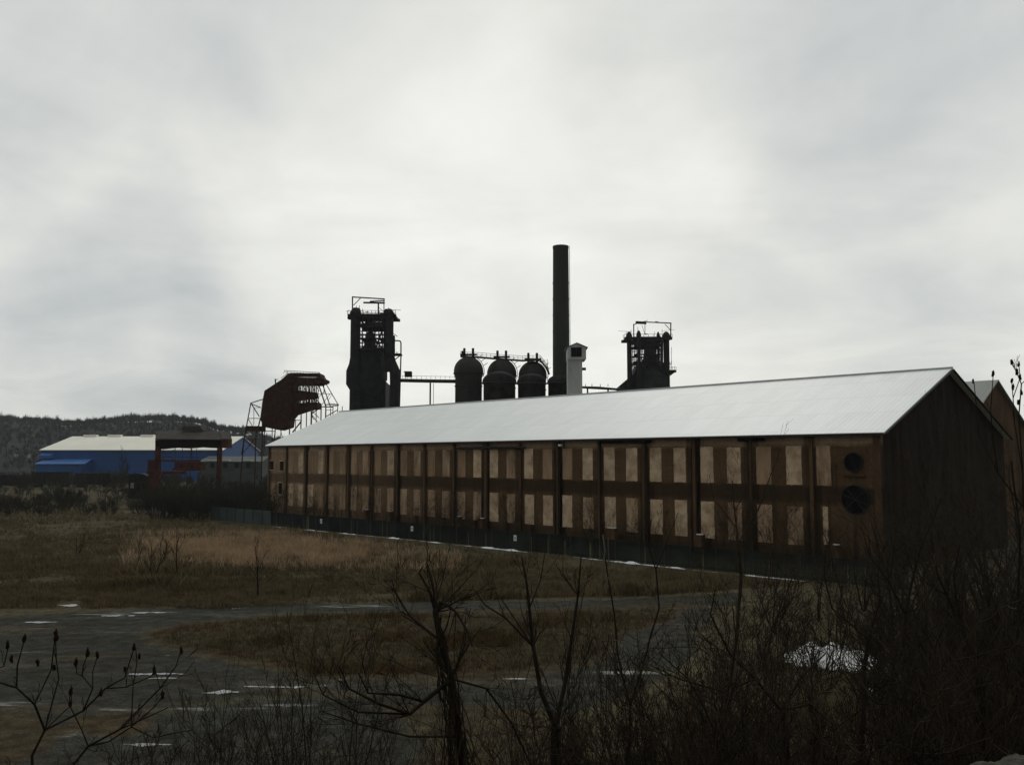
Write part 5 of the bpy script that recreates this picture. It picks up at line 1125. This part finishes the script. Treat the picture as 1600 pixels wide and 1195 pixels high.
for sd_, lab, limbs, Yq, m1 in (
    (21, 'thin dark tree with a wide fork standing before the white mound', [([(1340, 1260, 16), (1350, 1100, 16), (1357, 998, 16)], .08, .05), ([(1357, 998, 16), (1300, 950, 16), (1288, 900, 16), (1290, 860, 16)], .035, .01), ([(1357, 998, 16), (1375, 940, 16), (1372, 890, 16)], .04, .012), ([(1362, 985, 16), (1400, 950, 16), (1440, 915, 16)], .022, .008)], 16, 'bark_dark'),
    (22, 'dark crooked tree immediately right of the white mound', [([(1370, 1260, 19), (1378, 1110, 19), (1405, 1040, 19), (1415, 960, 19)], .10, .06), ([(1415, 960, 19), (1425, 910, 19), (1440, 850, 19), (1470, 780, 19)], .05, .012), ([(1415, 960, 19), (1390, 910, 19), (1360, 870, 19), (1345, 820, 19)], .04, .012), ([(1418, 950, 19), (1450, 925, 19), (1480, 900, 19)], .025, .010)], 19, 'bark_dark'),
    (23, 'thick dark tree leaning left at lower right', [([(1545, 1260, 14), (1535, 1100, 14), (1525, 1030, 14)], .13, .09), ([(1525, 1030, 14), (1500, 975, 14), (1480, 930, 14), (1466, 900, 14), (1455, 840, 14)], .07, .014), ([(1525, 1030, 14), (1545, 1010, 14), (1575, 960, 14), (1590, 900, 14)], .04, .012), ([(1500, 975, 14), (1490, 900, 14), (1500, 850, 14)], .04, .010)], 14, 'bark_dark'),
    (24, 'straight dark trunk close to the right edge', [([(1582, 1200, 22), (1588, 1050, 22), (1592, 900, 22), (1590, 800, 22), (1580, 720, 22)], .10, .03), ([(1586, 1020, 22), (1560, 960, 22), (1540, 900, 22), (1535, 860, 22)], .04, .012)], 22, 'bark_dark'),
    (25, 'bushy bare tree covering the dark gable on its right side', [([(1480, 1080, 33), (1482, 950, 33), (1475, 860, 33)], .14, .09), ([(1475, 860, 33), (1450, 790, 33), (1430, 740, 33), (1420, 690, 33)], .07, .015), ([(1475, 860, 33), (1500, 790, 33), (1510, 720, 33), (1500, 660, 33)], .07, .015), ([(1480, 870, 33), (1540, 800, 33), (1560, 740, 33)], .05, .014)], 33, 'bark_brown'),
    (26, 'bare tree in front of the round openings of the warehouse', [([(1395, 1060, 36), (1392, 950, 36), (1388, 880, 36)], .12, .08), ([(1388, 880, 36), (1370, 820, 36), (1350, 780, 36)], .05, .012), ([(1388, 880, 36), (1405, 800, 36), (1420, 740, 36)], .05, .012), ([(1388, 870, 36), (1340, 820, 36), (1300, 800, 36)], .04, .012)], 36, 'bark_brown'),
    (27, 'low dark multi branched tree left of the white mound', [([(1225, 1260, 15), (1228, 1150, 15), (1222, 1110, 15)], .10, .07), ([(1222, 1110, 15), (1180, 1060, 15), (1140, 1020, 15), (1110, 960, 15), (1118, 920, 15)], .05, .012), ([(1222, 1110, 15), (1250, 1060, 15), (1290, 1020, 15), (1240, 1000, 15)], .04, .012), ([(1225, 1120, 15), (1265, 1100, 15), (1300, 1130, 15)], .04, .012), ([(1180, 1060, 15), (1130, 1080, 15), (1060, 1060, 15), (1020, 1040, 15)], .03, .010)], 15, 'bark_dark'),
    (28, 'long thin bare stems arching up left of the low dark tree', [([(1130, 1260, 14), (1120, 1150, 14), (1075, 1060, 14), (1030, 1020, 14)], .045, .012), ([(1120, 1150, 14), (1140, 1080, 14), (1150, 1000, 14), (1145, 950, 14)], .03, .010), ([(1125, 1180, 14), (1165, 1110, 14), (1170, 1050, 14)], .03, .010)], 14, 'bark_dark')):
    skel('bare_tree', lab, 'tree', limbs, m1, 'bark_dark' if m1 == 'bark_dark' else 'bark_brown', 3, 'trees on the right bank', sd_, 1.5 if sd_ in (21, 22, 27) else 3.2, 1.0 if Yq < 25 else 1.9, spread=.9)
# sumac with buds against the sky, top right
Y8 = 13.
skel('sumac', 'sumac at the right edge whose seed heads stand against the sky', 'shrub', [
    ([(1618, 1000, Y8), (1610, 850, Y8), (1598, 740, Y8), (1592, 650, Y8), (1596, 600, Y8), (1588, 580, Y8), (1580, 567, Y8)], .04, .009),
    ([(1598, 740, Y8), (1585, 660, Y8), (1583, 622, Y8), (1581, 598, Y8)], .016, .008),
    ([(1596, 620, Y8), (1594, 590, Y8), (1592, 570, Y8)], .012, .008), ([(1595, 610, Y8), (1606, 590, Y8)], .010, .007),
    ([(1605, 820, Y8), (1560, 740, Y8), (1548, 640, Y8), (1552, 585, Y8)], .02, .008), ([(1560, 740, Y8), (1530, 680, Y8), (1522, 598, Y8)], .016, .007)],
    'bark_dark', 'bark_dark', 2, 'sumacs in the foreground', 31, 1.0, .3,
    heads=[(1581, 565, Y8, .65), (1592, 568, Y8, .65), (1589, 580, Y8, .85), (1594, 589, Y8, .8), (1583, 604, Y8, .8), (1581, 594, Y8, .5), (1552, 583, Y8, .8), (1521, 595, Y8, .5), (1596, 612, Y8, .7), (1592, 628, Y8, .7)])

# general brush on the bank and along its foot
def brush(n, xr, yr, smin, smax, protos, label, group, keep=None):
    k = 0
    while k < n:
        px = rp.uniform(*xr); Y = rp.uniform(*yr)
        if keep and not keep(px, Y): continue
        x = (px-800)/F*Y; z = terrain(x, Y); s = rp.uniform(smin, smax); k += 1
        place(rp.choice(protos), (x, Y, z-.05), rp.uniform(0, 6.28), (s, s, s*rp.uniform(.9, 1.3)), label, group)
alls = shrubs+shrubs_d
def make_whip(seed):      # tall wispy clump: long thin upright stems with fine side twigs
    rg = random.Random(seed); out_ = []
    for q_ in range(8):
        a = rg.uniform(0, 6.28); lean = rg.uniform(.05, .55)
        grow(out_, Vector((math.cos(a)*.4, math.sin(a)*.4, -.1)), Vector((math.cos(a)*lean, math.sin(a)*lean, 1)), 4.2*rg.uniform(.55, 1.1), rg.uniform(.012, .022), 0, 2, rg, .17, (5, 8), .10, .75, .38)
    return plant_proto('wispy_shrub', 'bare shrub', 'shrub', 'shrubs', out_, 'bark_dark', 'bark_brown', 1, 'stems', 'twigs')
whips = [make_whip(200+k) for k in range(4)]
brush(13, (300, 640), (12, 19), .55, .95, whips, 'tall wispy bare shrub before the gravel track left of centre', 'wispy shrubs left of centre')
brush(12, (620, 1080), (15, 24), .8, 1.2, whips, 'tall wispy bare shrub standing among the bottom centre trees', 'wispy shrubs at bottom centre')
brush(13, (1060, 1640), (16, 28), .8, 1.15, whips, 'tall wispy bare shrub in the thicket on the right bank', 'wispy shrubs on the right bank', keep=lambda px, Y: not (1225 < px < 1405))
brush(22, (150, 640), (10, 20), .6, 1.15, alls, 'thin bare shrub in the brush at bottom left of centre', 'brush left of centre')
brush(10, (-30, 230), (9, 14), .5, .8, alls, 'low bare shrub under the sumacs at bottom left', 'brush under the sumacs')
brush(20, (620, 1000), (12, 22), .8, 1.3, alls, 'tangled bare shrub around the forked tree at bottom centre', 'brush at bottom centre')
brush(58, (1000, 1640), (11, 26), .9, 1.8, alls, 'dense bare shrub in the dark brush at bottom right', 'brush at bottom right', keep=lambda px, Y: not (1230 < px < 1400 and Y > 15))
brush(40, (1150, 1680), (26, 50), 1.3, 2.4, alls, 'bare shrub in the brush between the bank and the warehouse gable', 'brush before the gable', keep=lambda px, Y: not (1240 < px < 1390 and 26 < Y < 42))
tall = [make_tree(100+s, 9.0, .10, 4, 'bark_brown', 'bark_far', forks=3, nch=(3, 5), spread=1.0) for s in range(3)]
for px, Y, s in ((1395, 34, .62), (1440, 30, .66), (1490, 31, .74), (1515, 27, .72), (1600, 28, .9), (1640, 26, .9), (1350, 42, .6), (1300, 50, .55), (1250, 46, .42), (1555, 26, .7), (1455, 42, .85), (1580, 36, 1.0), (1420, 40, .75), (1465, 36, .8), (1535, 34, .85), (1575, 30, .8), (1360, 50, .6), (1440, 48, 1.0), (1500, 44, 1.1), (1560, 40, 1.15), (1610, 46, 1.1), (1530, 56, 1.2), (1400, 60, .95), (1470, 62, 1.1), (1340, 66, .8), (1270, 62, .6), (1590, 62, 1.3), (1200, 58, .55), (1640, 36, 1.1)):
    x = (px-800)/F*Y; place(rp.choice(tall), (x, Y, terrain(x, Y)), rp.uniform(0, 6), s, 'many branched bare tree in the thicket hiding the warehouse gable', 'trees before the gable')

# ------------------------------------------------------------------ dry grass
def grass(name, label, n, sampler, m_, hr, wr):
    vs, fs = [], []; rgn = random.Random(5); k = 0
    while k < n:
        r_ = sampler(rgn)
        if r_ is None: continue
        x, y, sc_ = r_; z = terrain(x, y); k += 1
        for _ in range(6):
            h = rgn.uniform(*hr)*sc_; w_ = rgn.uniform(*wr)*sc_; a = rgn.uniform(0, 6.28); bx, by = x+rgn.gauss(0, .18*sc_), y+rgn.gauss(0, .18*sc_); lx, ly = rgn.gauss(0, .35)*h, rgn.gauss(0, .35)*h
            i = len(vs); vs += [(bx-math.cos(a)*w_, by-math.sin(a)*w_, z-.03), (bx+math.cos(a)*w_, by+math.sin(a)*w_, z-.03), (bx+lx, by+ly, z+h)]; fs.append((i, i+1, i+2))
    mb = MB(); mb.v = vs; mb.f = fs; o = mb.build(name, m_); tag(o, label, 'grass', kind='stuff')
ground_mat('straw', [(.065, .054, .028), (.14, .108, .058), (.125, .100, .058), (.32, .24, .14)], .05, .9)
ground_mat('reed', [(.20, .15, .09), (.40, .29, .185), (.52, .39, .26)], .3, 1.4)
ground_mat('russet', [(.040, .030, .015), (.095, .062, .028), (.072, .060, .030), (.16, .105, .052)], .15, 1.5)
def pip(x, y, poly):
    c = False; j = len(poly)-1
    for i in range(len(poly)):
        if (poly[i][1] > y) != (poly[j][1] > y) and x < (poly[j][0]-poly[i][0])*(y-poly[i][1])/(poly[j][1]-poly[i][1])+poly[i][0]: c = not c
        j = i
    return c
def s_field(r_):
    px = r_.uniform(-60, 1400); py = 780+(r_.random()**.8)*170
    fy = 822+(px-424)*.1055 if px > 330 else 775
    if py < fy+3: return None
    edge = 966-(px+120)*.032 if px < 1000 else 931-(px-1000)*.06
    if py > edge-1: return None
    g = G(px, py)
    if 88 < px < 130 and 938 < py < 952: return None
    if fbm(g.x, g.y*2.5, .05, 2)+.5*r_.random() < -.1: return None
    return g.x, g.y, .45+max(0, fbm(g.x, g.y, .05, 8))*1.8+max(0, fbm(g.x, g.y, .25, 12))*1.2+g.y/300
grass('field_grass', 'short olive and brown winter grass covering the open field', 34000, s_field, 'straw', (.15, .5), (.015, .05))
RE = [(235, 854), (300, 843), (400, 840), (520, 848), (600, 862), (590, 872), (480, 880), (380, 880), (290, 872)]
def s_reed(r_):
    px = r_.uniform(190, 720); py = r_.uniform(832, 892)
    if py < 826+(px-424)*.1055+6: return None
    g = G(px, py)
    if not pip(px+40*fbm(g.x, g.y, .12, 3), py+16*fbm(g.x, g.y, .15, 6), RE) and r_.random() > .07: return None
    return g.x, g.y, 1
grass('reed_patch', 'pale tan patch of dry reeds in the middle of the field', 6400, s_reed, 'reed', (.5, 1.25), (.02, .05))
ISL = [(235, 990), (300, 976), (420, 966), (560, 961), (760, 960), (960, 954), (1060, 953), (1040, 972), (985, 988), (930, 1026), (820, 1046), (640, 1054), (500, 1054), (420, 1036), (320, 1018), (250, 1003)]
def s_isl(r_):
    if r_.random() < .7:
        px = r_.uniform(230, 1080); py = r_.uniform(950, 1058)
        if not pip(px, py, ISL): return None
    else:
        px = r_.uniform(1000, 1640); py = r_.uniform(925, 1150)
        if pip(px, py, [(950, 960), (1230, 930), (1130, 1010), (1090, 1060), (1000, 1140), (900, 1140)]): return None
    g = G(px, py); return g.x, g.y, .6+max(0, fbm(g.x, g.y, .15, 8))*1.2
grass('russet_grass', 'russet dry grass on the verge inside the loop of the gravel track', 15000, s_isl, 'russet', (.12, .5), (.008, .025))
def s_bank(r_):
    Y = r_.uniform(7, 34); px = r_.uniform(-40, 1660) if Y < 25 else r_.uniform(950, 1660); x = (px-800)/F*Y
    if terrain(x, Y) < .05: return None
    return x, Y, .9
grass('bank_grass', 'dead grass and weeds on the near bank', 9000, s_bank, 'russet', (.25, .8), (.004, .012))

# ------------------------------------------------------------------ haze
hz = MB(); hz.box((0, 700, 44), (3400, 1500, 92)); hm = bpy.data.materials.new('haze'); hm.use_nodes = True; t = hm.node_tree
t.nodes.remove(t.nodes['Principled BSDF']); v = t.nodes.new('ShaderNodeVolumePrincipled'); v.inputs['Color'].default_value = (.82, .88, .87, 1); v.inputs['Density'].default_value = .00008; v.inputs['Anisotropy'].default_value = .3
t.links.new(v.outputs[0], t.nodes['Material Output'].inputs['Volume'])
tag(hz.build('haze', hm), None, None, kind='stuff')
# prototypes that were never placed
for o in list(COL.objects):
    if o.parent is None and o.get('group') in ('shrubs', 'trees'):
        for c in list(o.children): bpy.data.objects.remove(c)
        bpy.data.objects.remove(o)
